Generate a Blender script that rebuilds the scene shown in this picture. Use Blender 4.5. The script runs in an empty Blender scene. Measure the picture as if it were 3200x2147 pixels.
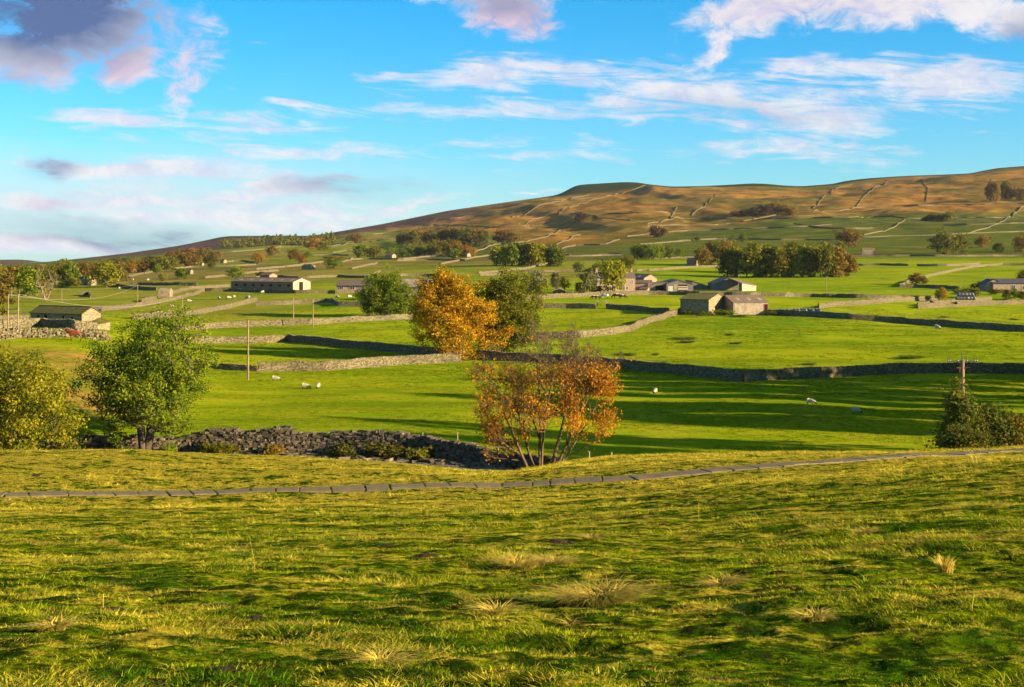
import bpy, math, random
import numpy as np
from mathutils import Vector, Matrix
random.seed(7)
R = math.radians
SC = bpy.context.scene
COL = SC.collection
# ------------------------------------------------------------------ camera, sun, sky
F = 4444.4          # focal length in photograph pixels (50 mm on 36 mm over 3200 px)
V0 = 800.0          # row of the true horizon
cam_d = bpy.data.cameras.new('camera'); cam_d.lens = 50; cam_d.sensor_width = 36
cam_d.shift_y = -(1073.5 - V0) / 3200; cam_d.clip_start = .1; cam_d.clip_end = 30000
cam = bpy.data.objects.new('camera', cam_d); COL.objects.link(cam)
cam.location = (0, 0, 0); cam.rotation_euler = (R(90), 0, 0)
SC.camera = cam
SUN_EL, SUN_BACK = 15.0, 21.0      # elevation; degrees behind the camera's right hand
sun_d = bpy.data.lights.new('sun', 'SUN'); sun_d.energy = 5.0; sun_d.angle = R(.9); sun_d.color = (1, .80, .50)
sun = bpy.data.objects.new('sun', sun_d); COL.objects.link(sun)
sdir = Vector((math.cos(R(SUN_BACK)) * math.cos(R(SUN_EL)), -math.sin(R(SUN_BACK)) * math.cos(R(SUN_EL)), math.sin(R(SUN_EL))))
sun.rotation_euler = sdir.to_track_quat('Z', 'Y').to_euler(); sun.location = (60, -20, 40)
SC.view_settings.view_transform = 'Standard'; SC.view_settings.look = 'None'
SC.view_settings.gamma = 1; SC.view_settings.use_curve_mapping = False
SC.view_settings.exposure = 1.80
SKY_STRENGTH = .06

def N(nt, typ, **kw):
    n = nt.nodes.new(typ)
    for k, v in kw.items():
        if k.startswith('i_'):
            n.inputs[k[2:].replace('_', ' ')].default_value = v
        elif k.startswith('n') and k[1:].isdigit():
            n.inputs[int(k[1:])].default_value = v
        else: setattr(n, k, v)
    return n
def LK(nt, a, b): nt.links.new(a, b)
def math_n(nt, op, a, b=None, clamp=False):
    n = nt.nodes.new('ShaderNodeMath'); n.operation = op; n.use_clamp = clamp
    for i, s in enumerate((a, b)):
        if s is None: continue
        if isinstance(s, (int, float)): n.inputs[i].default_value = s
        else: LK(nt, s, n.inputs[i])
    return n.outputs[0]
def mrange(nt, s, a, b, c=0., d=1., smooth=True):
    n = nt.nodes.new('ShaderNodeMapRange'); n.interpolation_type = 'SMOOTHSTEP' if smooth else 'LINEAR'
    LK(nt, s, n.inputs[0])
    for i, v in enumerate((a, b, c, d)): n.inputs[i + 1].default_value = v
    return n.outputs[0]
def mixc(nt, fac, a, b, mode='MIX'):
    n = nt.nodes.new('ShaderNodeMix'); n.data_type = 'RGBA'; n.blend_type = mode
    for i, s in ((0, fac), (6, a), (7, b)):
        if isinstance(s, (int, float)): n.inputs[i].default_value = s
        elif isinstance(s, tuple): n.inputs[i].default_value = (*s[:3], 1)
        else: LK(nt, s, n.inputs[i])
    return n.outputs[2]

def make_world():
    w = bpy.data.worlds.new('World'); SC.world = w; w.use_nodes = True
    nt = w.node_tree; nt.nodes.clear()
    out = N(nt, 'ShaderNodeOutputWorld'); bg = N(nt, 'ShaderNodeBackground'); bg.inputs[1].default_value = SKY_STRENGTH
    LK(nt, bg.outputs[0], out.inputs[0])
    sky = N(nt, 'ShaderNodeTexSky'); sky.sky_type = 'NISHITA'; sky.sun_disc = False
    sky.sun_elevation = R(SUN_EL); sky.sun_rotation = R(90 + SUN_BACK)
    sky.air_density = 1.0; sky.dust_density = .3; sky.ozone_density = 2.5
    tc = N(nt, 'ShaderNodeTexCoord')
    sep = N(nt, 'ShaderNodeSeparateXYZ'); LK(nt, tc.outputs['Generated'], sep.inputs[0])
    x, y, z = sep.outputs
    az = math_n(nt, 'ARCTAN2', x, y); el = math_n(nt, 'ARCSINE', z)
    tint = mixc(nt, 1.0, sky.outputs[0], SKY_TINT, 'MULTIPLY')
    tint = mixc(nt, mrange(nt, el, .20, .0), tint, mixc(nt, 1.0, tint, (6.5, 1.18, 1.06), 'MULTIPLY'))
    A = math_n(nt, 'MULTIPLY', az, F); E = math_n(nt, 'MULTIPLY', el, F)
    cmb = N(nt, 'ShaderNodeCombineXYZ'); LK(nt, A, cmb.inputs[0]); LK(nt, E, cmb.inputs[1])
    def noise(sx, sy, rot, detail, rough, dist=0., off=0.):
        m = N(nt, 'ShaderNodeMapping'); m.vector_type = 'POINT'
        LK(nt, cmb.outputs[0], m.inputs[0]); m.inputs['Scale'].default_value = (1 / sx, 1 / sy, 1); m.inputs['Location'].default_value = (off, off * .7, 0)
        m2 = N(nt, 'ShaderNodeMapping'); m2.inputs['Rotation'].default_value = (0, 0, R(rot)); 
        LK(nt, cmb.outputs[0], m2.inputs[0]); LK(nt, m2.outputs[0], m.inputs[0])
        t = N(nt, 'ShaderNodeTexNoise'); t.inputs['Scale'].default_value = 1; t.inputs['Detail'].default_value = detail
        t.inputs['Roughness'].default_value = rough; t.inputs['Distortion'].default_value = dist
        LK(nt, m.outputs[0], t.inputs['Vector']); return t
    wn = noise(260, 150, 0, 3, .6)
    off = N(nt, 'ShaderNodeVectorMath', operation='SUBTRACT'); LK(nt, wn.outputs['Color'], off.inputs[0]); off.inputs[1].default_value = (.5, .5, .5)
    sc = N(nt, 'ShaderNodeVectorMath', operation='MULTIPLY'); LK(nt, off.outputs[0], sc.inputs[0]); sc.inputs[1].default_value = (260, 130, 0)
    wp = N(nt, 'ShaderNodeVectorMath', operation='ADD'); LK(nt, cmb.outputs[0], wp.inputs[0]); LK(nt, sc.outputs[0], wp.inputs[1])
    def blobs(lst):
        acc = None
        for (px, v, rx, ry, rot, wt) in lst:
            a0 = math.atan((px - 1600) / F) * F; e0 = math.atan((V0 - v) / F * math.cos(a0 / F)) * F
            if abs(rot) < 6:
                m = N(nt, 'ShaderNodeVectorMath', operation='MULTIPLY_ADD'); LK(nt, wp.outputs[0], m.inputs[0]); m.inputs[1].default_value = (1 / rx, 1 / ry, 0); m.inputs[2].default_value = (-a0 / rx, -e0 / ry, 0)
            else:
                m = N(nt, 'ShaderNodeMapping'); m.vector_type = 'TEXTURE'
                m.inputs['Location'].default_value = (a0, e0, 0); m.inputs['Rotation'].default_value = (0, 0, R(rot)); m.inputs['Scale'].default_value = (rx, ry, 1)
                LK(nt, wp.outputs[0], m.inputs[0])
            ln = N(nt, 'ShaderNodeVectorMath', operation='LENGTH'); LK(nt, m.outputs[0], ln.inputs[0])
            o = math_n(nt, 'MULTIPLY', math_n(nt, 'SUBTRACT', 1.25, ln.outputs['Value'], True), wt * 1.15)
            acc = o if acc is None else math_n(nt, 'MAXIMUM', acc, o)
        return acc
    puff = noise(120, 70, 0, 8, .68, .5)
    streak = noise(300, 44, 4, 8, .68, .7, 3.1)
    # soft rounded clouds at the top of the view
    bp = blobs([(230, 60, 360, 150, 4, 1.), (60, 170, 220, 110, 0, .9), (400, 190, 150, 80, 10, .95), (600, 150, 140, 110, 60, .55), (590, 270, 110, 50, 60, .55),
                (1580, 30, 190, 100, -15, 1.), (1420, -30, 150, 60, 0, .6), (2420, 20, 330, 85, 8, .95), (2800, 10, 330, 80, 0, .95), (3080, 40, 260, 90, -12, 1.), (2240, 130, 170, 45, 38, .75),
                (200, 508, 100, 30, 8, .60), (1560, -300, 500, 180, 0, .8), (3400, -260, 500, 220, 0, .9), (-400, 200, 300, 160, 0, .8)])
    bs = blobs([(1650, 240, 480, 80, -5, .95), (2150, 300, 480, 105, -5, .95), (2500, 350, 400, 120, 0, .9), (2600, 215, 520, 60, 5, .95), (2950, 275, 420, 95, 5, 1.), (1230, 235, 200, 34, 0, .75), (1950, 215, 260, 60, 0, .7),
                (2500, 470, 560, 60, 0, .8), (1700, 470, 420, 60, -4, .72), (1000, 470, 400, 50, -4, .72), (500, 530, 560, 64, -4, .95), (850, 590, 520, 64, -5, .95), (300, 620, 600, 60, 0, .85), (800, 670, 700, 70, -2, .95), (1500, 330, 900, 60, -4, .62), (700, 430, 600, 40, -3, .62), (1250, 650, 300, 26, 12, .8), (1650, 598, 130, 12, 3, .9),
                (150, 760, 700, 60, 0, .8), (400, 365, 360, 44, -3, .85), (850, 385, 320, 36, -3, .8), (880, 320, 100, 26, 0, .75), (1450, 460, 240, 40, -6, .6), (1690, 470, 120, 26, -6, .6), (1900, 190, 60, 16, 0, .7),
                (4200, 400, 700, 120, 0, .7), (-900, 500, 600, 120, 0, .8), (-800, 740, 800, 60, 0, .8)])
    cp = mrange(nt, math_n(nt, 'ADD', bp, math_n(nt, 'MULTIPLY', math_n(nt, 'SUBTRACT', puff.outputs[0], .5), 1.9)), .25, .95)
    bs = math_n(nt, 'MAXIMUM', bs, mrange(nt, el, .20, .5, .12, .62))      # unseen broken cloud overhead and behind, added for neutral fill light
    cs = mrange(nt, math_n(nt, 'ADD', bs, math_n(nt, 'MULTIPLY', math_n(nt, 'SUBTRACT', streak.outputs[0], .5), 2.9)), .40, 1.25, 0, .92)
    # grey underside / shaded cloud bodies (the cloud's own thickness)
    bd = blobs([(150, 40, 420, 160, 6, 1.), (0, 240, 160, 70, 0, .4), (190, 512, 110, 36, 8, .55), (1560, 10, 160, 60, -12, .45), (3220, 110, 90, 80, 0, .5), (380, 735, 420, 48, -7, .85), (1120, 590, 260, 40, -4, .55), (2300, 350, 300, 50, -6, .25)])
    bk = blobs([(330, 200, 260, 80, 8, .9), (60, 700, 200, 60, 0, .8), (1600, 60, 260, 120, 0, .9), (2500, 20, 500, 70, 0, .4), (600, 200, 160, 160, 0, .6), (130, 650, 120, 60, 0, .7)])
    shade = math_n(nt, 'MULTIPLY', bd, mrange(nt, puff.outputs[0], .2, .6, .75, 1.1), True)
    ccol = mixc(nt, bk, (CL * .98, CL * .97, CL * 1.0), (CL * .86, CL * .70, CL * .82))
    cdet = mixc(nt, mrange(nt, puff.outputs[0], .35, .62), mixc(nt, 1., ccol, (.74, .80, .98), 'MULTIPLY'), ccol)
    ccol2 = mixc(nt, shade, cdet, (CL * .11, CL * .19, CL * .42))
    bv = blobs([(350, 660, 1150, 190, 0, .80), (1200, 690, 500, 90, 15, .35)])
    s0 = mixc(nt, math_n(nt, 'MULTIPLY', bv, .7), tint, mixc(nt, bd, (CL * .74, CL * .86, CL * .95), (CL * .30, CL * .42, CL * .62)))
    s1 = mixc(nt, cs, s0, ccol2)
    s3 = mixc(nt, cp, s1, ccol2)
    LK(nt, s3, bg.inputs[0])
    w.cycles.sampling_method = 'MANUAL'; w.cycles.sample_map_resolution = 256
SKY_TINT = (.06, .69, 1.06)
CL = 4.3
make_world()
# ------------------------------------------------------------------ numpy noise
_rs = np.random.RandomState(11)
_perm = _rs.permutation(4096)
_val = _rs.rand(4096) * 2 - 1
def vnoise(x, y):
    xi = np.floor(x).astype(np.int64); yi = np.floor(y).astype(np.int64)
    fx = x - xi; fy = y - yi
    fx = fx * fx * fx * (fx * (fx * 6 - 15) + 10); fy = fy * fy * fy * (fy * (fy * 6 - 15) + 10)
    def h(a, b): return _val[(_perm[(a & 4095)] + b * 57) & 4095]
    return (h(xi, yi) * (1 - fx) + h(xi + 1, yi) * fx) * (1 - fy) + (h(xi, yi + 1) * (1 - fx) + h(xi + 1, yi + 1) * fx) * fy
def fbm(x, y, o=4):
    s = 0; a = .5
    for i in range(o):
        s = s + a * vnoise(x + i * 17.3, y + i * 9.1); x = x * 2.03; y = y * 2.03; a *= .5
    return s
def smooth(a, b, x):
    t = np.clip((x - a) / (b - a), 0, 1); return t * t * (3 - 2 * t)
# ------------------------------------------------------------------ the land: profile lines across the view (px, distance, z or row)
def L(*pts):           # (px, Y, v)  -> rows turned into heights
    return [(p[0], p[1], -(p[2] - V0) / F * p[1]) for p in pts]
LINES = [
 [(-1500, 0, -1.6), (4700, 0, -1.6)],
 L((-1500, 8.5, 2150), (4700, 8.5, 2140)),
 L((-1500, 15, 1856), (1600, 15, 1850), (3200, 15, 1815), (4700, 15, 1790)),
 L((-1500, 30, 1680), (1600, 30, 1666), (2400, 30, 1625), (3200, 30, 1570), (4700, 30, 1480)),
 L((-1500, 46, 1606), (0, 46, 1606), (1600, 48, 1588), (2000, 48, 1562), (2400, 48, 1522), (2800, 49, 1484), (3200, 50, 1446), (4700, 50, 1330)),
 L((-1500, 55, 1572), (0, 57, 1560), (800, 61, 1549), (1200, 62, 1541), (1600, 63, 1526), (2000, 63, 1503), (2400, 65, 1468), (2800, 70, 1437), (3200, 78, 1411), (4700, 88, 1330)),
 L((-1500, 57.2, 1549), (0, 59.2, 1535), (800, 63.2, 1526), (1200, 64.2, 1518), (1600, 65.2, 1502), (2000, 65.2, 1480), (2400, 67.2, 1451), (2800, 72.2, 1425), (3200, 80.2, 1404), (4700, 90, 1325)),
 L((-1500, 76, 1412), (400, 76, 1411), (600, 78, 1415), (800, 79, 1424), (1100, 78, 1437), (1300, 76, 1452), (1500, 74, 1474), (1600, 74, 1478), (1700, 75, 1468), (1800, 78, 1453), (2000, 79, 1437), (2400, 77, 1427), (2800, 79, 1417), (3200, 84, 1401), (4700, 92, 1322)),
 [(-1500, 92, -15), (1600, 92, -14.8), (1700, 92, -13.9), (1800, 93, -13.3), (1900, 92, -12.85), (2000, 90, -12.6), (2400, 88, -12.25), (2800, 86, -11.9), (3200, 90, -12.2), (4700, 96, -11)],
 [(-1500, 112, -20.1), (1560, 112, -20.1), (1620, 114, -18.5), (1700, 114, -17.6), (1800, 112, -16.8), (2000, 108, -17.2), (2400, 108, -18.2), (4700, 110, -18.4)],
 [(-1500, 141, -20.2), (600, 141, -20.2), (1000, 140, -20.2), (1300, 138, -20.2), (1500, 134, -20.2), (1600, 130, -20.0), (1750, 126, -18.7), (1900, 124, -18.6), (4700, 125, -18.9)],
 [(-1500, 142, -17.7), (600, 142, -17.75), (1000, 141, -17.75), (1300, 139, -17.8), (1500, 135, -18.15), (1600, 131, -18.4), (1750, 127, -18.55), (1900, 126, -18.7), (4700, 127, -18.9)],
 [(-1500, 188, -10.6), (100, 190, -11.4), (290, 190, -12.0), (420, 196, -15), (560, 206, -18.4), (700, 208, -18.8), (4700, 208, -18.9)],
 [(-1500, 225, -11.2), (100, 225, -11.6), (290, 226, -12.0), (420, 236, -14.6), (600, 262, -18.4), (1200, 262, -18.9), (4700, 262, -18.6)],
 [(-1500, 300, -14.4), (300, 300, -14.8), (600, 340, -18.2), (1600, 340, -18.0), (2150, 340, -16.9), (2500, 340, -16.9), (2800, 340, -17.6), (4700, 340, -18.4)],
 L((-1500, 380, 978), (300, 380, 980), (600, 400, 994), (1600, 400, 992), (2100, 400, 985), (2450, 400, 984), (2800, 400, 993), (3200, 400, 1008), (4700, 400, 1020)),
 L((-1500, 450, 950), (0, 450, 950), (600, 470, 952), (1200, 450, 943), (1600, 450, 932), (2000, 450, 931), (2400, 450, 937), (2800, 450, 945), (3200, 450, 955), (4700, 450, 960)),
 L((-1500, 550, 925), (0, 550, 925), (800, 570, 913), (1600, 550, 905), (2400, 550, 905), (2800, 550, 913), (3200, 550, 908), (4700, 550, 900)),
 L((-1500, 750, 885), (0, 750, 882), (800, 750, 870), (1200, 750, 862), (1600, 750, 860), (2000, 750, 858), (2400, 750, 862), (2800, 750, 850), (3200, 750, 848), (4700, 750, 840)),
 L((-1500, 1050, 862), (0, 1050, 860), (800, 1050, 838), (1200, 1050, 822), (1600, 1050, 815), (2000, 1050, 811), (2400, 1050, 806), (3200, 1050, 801), (4700, 1050, 795)),
 L((-1500, 1400, 852), (0, 1400, 847), (400, 1400, 826), (800, 1400, 806), (1200, 1350, 797), (1600, 1300, 788), (2000, 1300, 773), (2800, 1300, 760), (3200, 1300, 755), (4700, 1300, 740)),
 L((-1500, 2200, 846), (0, 2200, 838), (400, 2000, 810), (800, 2000, 776), (1200, 2000, 750), (1600, 1900, 728), (2000, 1800, 705), (2400, 1700, 697), (2800, 1700, 697), (3200, 1700, 690), (4700, 1700, 660)),
 L((-1500, 3000, 842), (0, 3000, 832), (400, 2700, 801), (800, 2600, 756), (1200, 2600, 722), (1600, 2500, 668), (2000, 2400, 638), (2400, 2300, 636), (2800, 2300, 628), (3200, 2300, 608), (4700, 2300, 560)),
 L((-1500, 3900, 838), (0, 3900, 828), (130, 3800, 824), (400, 3500, 796), (600, 3400, 768), (700, 3300, 757), (900, 3300, 743), (960, 3300, 739), (1200, 3300, 704), (1400, 3250, 664), (1600, 3200, 636), (1740, 3200, 616), (1900, 3200, 602), (2020, 3200, 582), (2100, 3200, 588), (2300, 3200, 585), (2500, 3100, 589), (2630, 3100, 582), (2800, 3000, 565), (3000, 3000, 556), (3200, 3000, 543), (4700, 3000, 480)),
 L((-1500, 4600, 834), (0, 4600, 812), (60, 4600, 811), (100, 4600, 814), (130, 4500, 821), (250, 4400, 808), (400, 4200, 791), (560, 4000, 768), (640, 4000, 752), (690, 4000, 741), (720, 4000, 738), (890, 4000, 737), (930, 3700, 737), (960, 3600, 738), (1020, 3600, 731), (1200, 3600, 700), (1400, 3600, 660), (1600, 3500, 631), (1740, 3500, 612), (1768, 3500, 598), (1798, 3500, 580), (1830, 3500, 577), (1950, 3500, 570), (1990, 3500, 571), (2030, 3500, 579), (2100, 3500, 586), (2200, 3500, 584), (2290, 3500, 579), (2350, 3500, 575), (2400, 3500, 577), (2440, 3500, 582), (2500, 3500, 586), (2600, 3450, 578), (2640, 3450, 568), (2700, 3450, 561), (2770, 3450, 557), (2850, 3450, 553), (2950, 3450, 550), (3030, 3400, 546), (3080, 3400, 535), (3120, 3400, 528), (3200, 3400, 522), (4700, 3400, 450)),
 L((-1500, 7000, 840), (0, 7000, 826), (1000, 7000, 780), (3200, 7000, 700), (4700, 7000, 700)),
]
GX = np.arange(-1500, 4701, 10.)
KY, KZ = [], []
for k, ln in enumerate(LINES):
    a = np.array(ln, float); y = np.interp(GX, a[:, 0], a[:, 1]); z = np.interp(GX, a[:, 0], a[:, 2])
    sg = 6 if k < 22 else 1.2
    if k in (9, 10, 11): sg = 3
    w = np.exp(-.5 * (np.arange(-20, 21) / sg) ** 2); w /= w.sum()
    if k >= 22:       # smooth rows instead, so the skyline keeps its shape
        v = np.interp(GX, a[:, 0], V0 - a[:, 2] / a[:, 1] * F)
        y = np.convolve(np.pad(y, 20, 'edge'), w, 'valid'); v = np.convolve(np.pad(v, 20, 'edge'), w, 'valid'); z = -(v - V0) / F * y
    else:
        y = np.convolve(np.pad(y, 20, 'edge'), w, 'valid'); z = np.convolve(np.pad(z, 20, 'edge'), w, 'valid')
    KY.append(y); KZ.append(z)
KY = np.array(KY); KZ = np.array(KZ); NK = len(KY)
_h = np.diff(KY, axis=0); _d = np.diff(KZ, axis=0) / _h
KM = np.zeros_like(KZ)
for k in range(1, NK - 1):          # monotone cubic slopes
    same = _d[k - 1] * _d[k] > 0
    w1 = 2 * _h[k] + _h[k - 1]; w2 = _h[k] + 2 * _h[k - 1]
    with np.errstate(divide='ignore', invalid='ignore'):
        m = (w1 + w2) / (w1 / _d[k - 1] + w2 / _d[k])
    KM[k] = np.where(same, m, 0)
KM[0] = _d[0]; KM[-1] = _d[-1]
def base_h(px, Y):
    px = np.clip(px, -1499, 4699); f = (px + 1500) / 10.; i = np.floor(f).astype(int); t = f - i
    def q(T, k): return T[k][i] * (1 - t) + T[k][i + 1] * t
    z = np.full(px.shape, np.nan)
    Yk = q(KY, 0); Zk = q(KZ, 0); Mk = q(KM, 0)
    z = Zk + (Y - Yk) * Mk
    for k in range(NK - 1):
        Yn = q(KY, k + 1); Zn = q(KZ, k + 1); Mn = q(KM, k + 1)
        h = Yn - Yk; s = (Y - Yk) / h
        s2 = s * s; s3 = s2 * s
        zz = (2 * s3 - 3 * s2 + 1) * Zk + (s3 - 2 * s2 + s) * h * Mk + (-2 * s3 + 3 * s2) * Zn + (s3 - s2) * h * Mn
        z = np.where((Y >= Yk) & (Y < Yn), zz, z)
        Yk, Zk, Mk = Yn, Zn, Mn
    z = np.where(Y >= Yk, Zk, z)
    return z
def HT(X, Y):
    X = np.atleast_1d(np.asarray(X, float)); Y = np.atleast_1d(np.asarray(Y, float))
    Ys = np.maximum(Y, 1.0); px = 1600 + F * X / np.maximum(Ys, 4)
    z = base_h(px, Y)
    wf = smooth(150, 175, Y) * (1 - smooth(700, 1000, Y))
    z = z + wf * (.28 * vnoise(X / 17, Y / 21) + .10 * vnoise(X / 5.3, Y / 6.1))
    wm = smooth(600, 1100, Y) * (1 - smooth(1500, 2000, Y)); z = z + wm * 1.0 * fbm(X / 60, Y / 60, 3)
    wh = smooth(1250, 2000, Y) * (1 - smooth(3000, 3300, Y)) * smooth(700, 1300, px)
    gul = vnoise(X / 95 + Y / 900., Y / 700.)
    z = z + wh * 1.1 * vnoise(X / 19, Y / 55)
    z = z + wh * (9 * fbm(X / 240, Y / 200, 3) - 13 * np.maximum(0, gul - .15) + 5.0 * fbm(X / 60, Y / 60, 3))
    wl = smooth(1400, 2000, Y) * (1 - smooth(3000, 3500, Y)) * (1 - smooth(700, 1300, px)); z = z + wl * 3 * fbm(X / 150, Y / 150, 3)
    z = z + (1 - smooth(70, 85, Y)) * smooth(2, 8, Y) * .09 * vnoise(X / 3.4, Y / 2.9)
    return z
_pv = np.array([-1500, 0, 800, 1200, 1600, 2000, 2400, 2800, 3200, 4700.]); _py = np.array([56.1, 58.1, 62.1, 63.1, 64.1, 64.1, 66.1, 71.1, 79.1, 89.])
_pp = np.arange(-1500, 4700, 20.); _ppy = np.interp(_pp, _pv, _py); _ppx = (_pp - 1600) / F * _ppy
def relief(X, Y):
    w = (1 - smooth(74, 92, Y)) * smooth(.7, 1.9, np.abs(Y - np.interp(X, _ppx, _ppy)))
    a = np.abs(vnoise(X / .85, Y / .85)); b = vnoise(X / .34, Y / .34)
    return w * (.045 * (a - .25) + .030 * b + .022 * vnoise(X / .16, Y / .16) * (1 - smooth(16, 30, Y)) + .025 * vnoise(X / 1.9, Y / 1.6))
_YS = np.concatenate([np.linspace(4, 100, 500), np.geomspace(100.5, 6500, 2600)])
_cache = {}
def Pt(px, v, ymin=0):          # the first ground point seen at photograph pixel (px, v)
    key = round(px)
    if key not in _cache:
        X = (key - 1600) / F * _YS; z = HT(X, _YS); _cache[key] = V0 - z / _YS * F
    vv = _cache[key]; ok = np.where((vv <= v) & (_YS >= ymin))[0]
    Y = _YS[ok[0]] if len(ok) else 3000.
    if len(ok) and ok[0] > 0 and vv[ok[0] - 1] > v:
        i = ok[0]; t = (vv[i - 1] - v) / max(1e-6, vv[i - 1] - vv[i]); Y = _YS[i - 1] + t * (_YS[i] - _YS[i - 1])
    return AtY(px, Y)
def AtY(px, Y):
    X = (px - 1600) / F * Y; return Vector((X, Y, float(HT(X, Y)[0])))
def G(X, Y): return Vector((X, Y, float(HT(X, Y)[0])))

# ------------------------------------------------------------------ object helpers
def tag(o, label=None, cat=None, group=None, kind=None):
    for k, v in (('label', label), ('category', cat), ('group', group), ('kind', kind)):
        if v: o[k] = v
    return o
def empty(name, loc, rz=0):
    o = bpy.data.objects.new(name, None); COL.objects.link(o); o.location = loc; o.rotation_euler = (0, 0, rz); o.empty_display_size = .3; return o
def np_mesh(name, V, Fa, smooth_=False):
    V = np.asarray(V, np.float32); Fa = np.asarray(Fa, np.int32); me = bpy.data.meshes.new(name)
    me.vertices.add(len(V)); me.vertices.foreach_set('co', V.ravel())
    me.loops.add(Fa.size); me.loops.foreach_set('vertex_index', Fa.ravel())
    me.polygons.add(len(Fa)); me.polygons.foreach_set('loop_start', np.arange(0, Fa.size, Fa.shape[1], dtype=np.int32))
    me.polygons.foreach_set('use_smooth', np.full(len(Fa), smooth_)); me.update(calc_edges=True); return me
def link(name, me, mat=None, parent=None, loc=None):
    o = bpy.data.objects.new(name, me); COL.objects.link(o)
    if mat is not None and len(me.materials) == 0: me.materials.append(mat)
    if parent is not None: o.parent = parent
    if loc is not None: o.location = loc
    return o
def copy_tree(o, parent=None):
    c = o.copy(); COL.objects.link(c); c.parent = parent
    for ch in o.children: copy_tree(ch, c)
    return c
class MB:
    def __init__(s): s.v = []; s.f = []
    def add(s, vs, fs):
        n = len(s.v); s.v += [tuple(v) for v in vs]; s.f += [tuple(i + n for i in f) for f in fs]; return s
    def box(s, x0, x1, y0, y1, z0, z1, M=None):
        vs = [Vector((x, y, z)) for z in (z0, z1) for y in (y0, y1) for x in (x0, x1)]
        if M is not None: vs = [M @ v for v in vs]
        return s.add(vs, [(0, 2, 3, 1), (4, 5, 7, 6), (0, 1, 5, 4), (2, 6, 7, 3), (0, 4, 6, 2), (1, 3, 7, 5)])
    def tube(s, pts, rads, n=6, cap=True):
        pts = [Vector(p) for p in pts]
        if not hasattr(rads, '__len__'): rads = [rads] * len(pts)
        base = len(s.v)
        for i, p in enumerate(pts):
            d = (pts[min(i + 1, len(pts) - 1)] - pts[max(i - 1, 0)]).normalized()
            a = d.cross(Vector((0, 0, 1)) if abs(d.z) < .9 else Vector((1, 0, 0))).normalized(); b = d.cross(a)
            for k in range(n):
                t = 2 * math.pi * k / n; s.v.append(tuple(p + (a * math.cos(t) + b * math.sin(t)) * rads[i]))
        for i in range(len(pts) - 1):
            for k in range(n):
                s.f.append((base + i * n + k, base + i * n + (k + 1) % n, base + (i + 1) * n + (k + 1) % n, base + (i + 1) * n + k))
        if cap:
            s.f.append(tuple(base + k for k in range(n))[::-1]); s.f.append(tuple(base + (len(pts) - 1) * n + k for k in range(n)))
        return s
    def build(s, name, mat, parent=None, smooth_=False, loc=None):
        me = bpy.data.meshes.new(name); me.from_pydata(s.v, [], s.f); me.update()
        if smooth_: me.polygons.foreach_set('use_smooth', [True] * len(me.polygons))
        return link(name, me, mat, parent, loc)
CUBE = np.array([(x, y, z) for z in (-.5, .5) for y in (-.5, .5) for x in (-.5, .5)])
CUBEF = np.array([(0, 2, 3, 1), (4, 5, 7, 6), (0, 1, 5, 4), (2, 6, 7, 3), (0, 4, 6, 2), (1, 3, 7, 5)])
def boxes_np(C, D, yaw, rs, jit=.16):      # many rough blocks at once: centres, sizes, yaws
    n = len(C); V = CUBE[None] + rs.uniform(-jit, jit, (n, 8, 3)); V = V * D[:, None, :]
    tl = rs.uniform(-.14, .14, n); c, s = np.cos(tl), np.sin(tl)
    x = V[..., 0] * c[:, None] - V[..., 2] * s[:, None]; z = V[..., 0] * s[:, None] + V[..., 2] * c[:, None]
    cy, sy = np.cos(yaw)[:, None], np.sin(yaw)[:, None]
    V = np.stack([x * cy - V[..., 1] * sy, x * sy + V[..., 1] * cy, z], -1) + C[:, None, :]
    Fq = CUBEF[None] + (np.arange(n) * 8)[:, None, None]
    return V.reshape(-1, 3), Fq.reshape(-1, 4)

# ------------------------------------------------------------------ materials
MATS = {}
def new_mat(name, rough=.9, spec=.15):
    m = bpy.data.materials.new(name); m.use_nodes = True; nt = m.node_tree; b = nt.nodes['Principled BSDF']
    b.inputs['Roughness'].default_value = rough; b.inputs['Specular IOR Level'].default_value = spec
    MATS[name] = m; return m, nt, b
def pos_noise(nt, scale, detail=4, rough=.6, coord=None, stretch=None, out=0):
    if coord is None:
        g = N(nt, 'ShaderNodeNewGeometry'); coord = g.outputs['Position']
    if stretch:
        mp = N(nt, 'ShaderNodeMapping'); mp.inputs['Scale'].default_value = stretch; LK(nt, coord, mp.inputs[0]); coord = mp.outputs[0]
    t = N(nt, 'ShaderNodeTexNoise'); t.inputs['Scale'].default_value = scale; t.inputs['Detail'].default_value = detail; t.inputs['Roughness'].default_value = rough
    LK(nt, coord, t.inputs['Vector']); return t.outputs[out]
def ocoord(nt): return N(nt, 'ShaderNodeTexCoord').outputs['Object']
def bump(nt, b, h, strength=.5, dist=.1):
    n = N(nt, 'ShaderNodeBump'); n.inputs['Strength'].default_value = strength; n.inputs['Distance'].default_value = dist
    LK(nt, h, n.inputs['Height']); LK(nt, n.outputs[0], b.inputs['Normal']); return n
GREEN_D, GREEN_M, GREEN_L, TAN = (.010, .038, .002), (.048, .130, .002), (.215, .265, .003), (.54, .41, .035)
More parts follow.
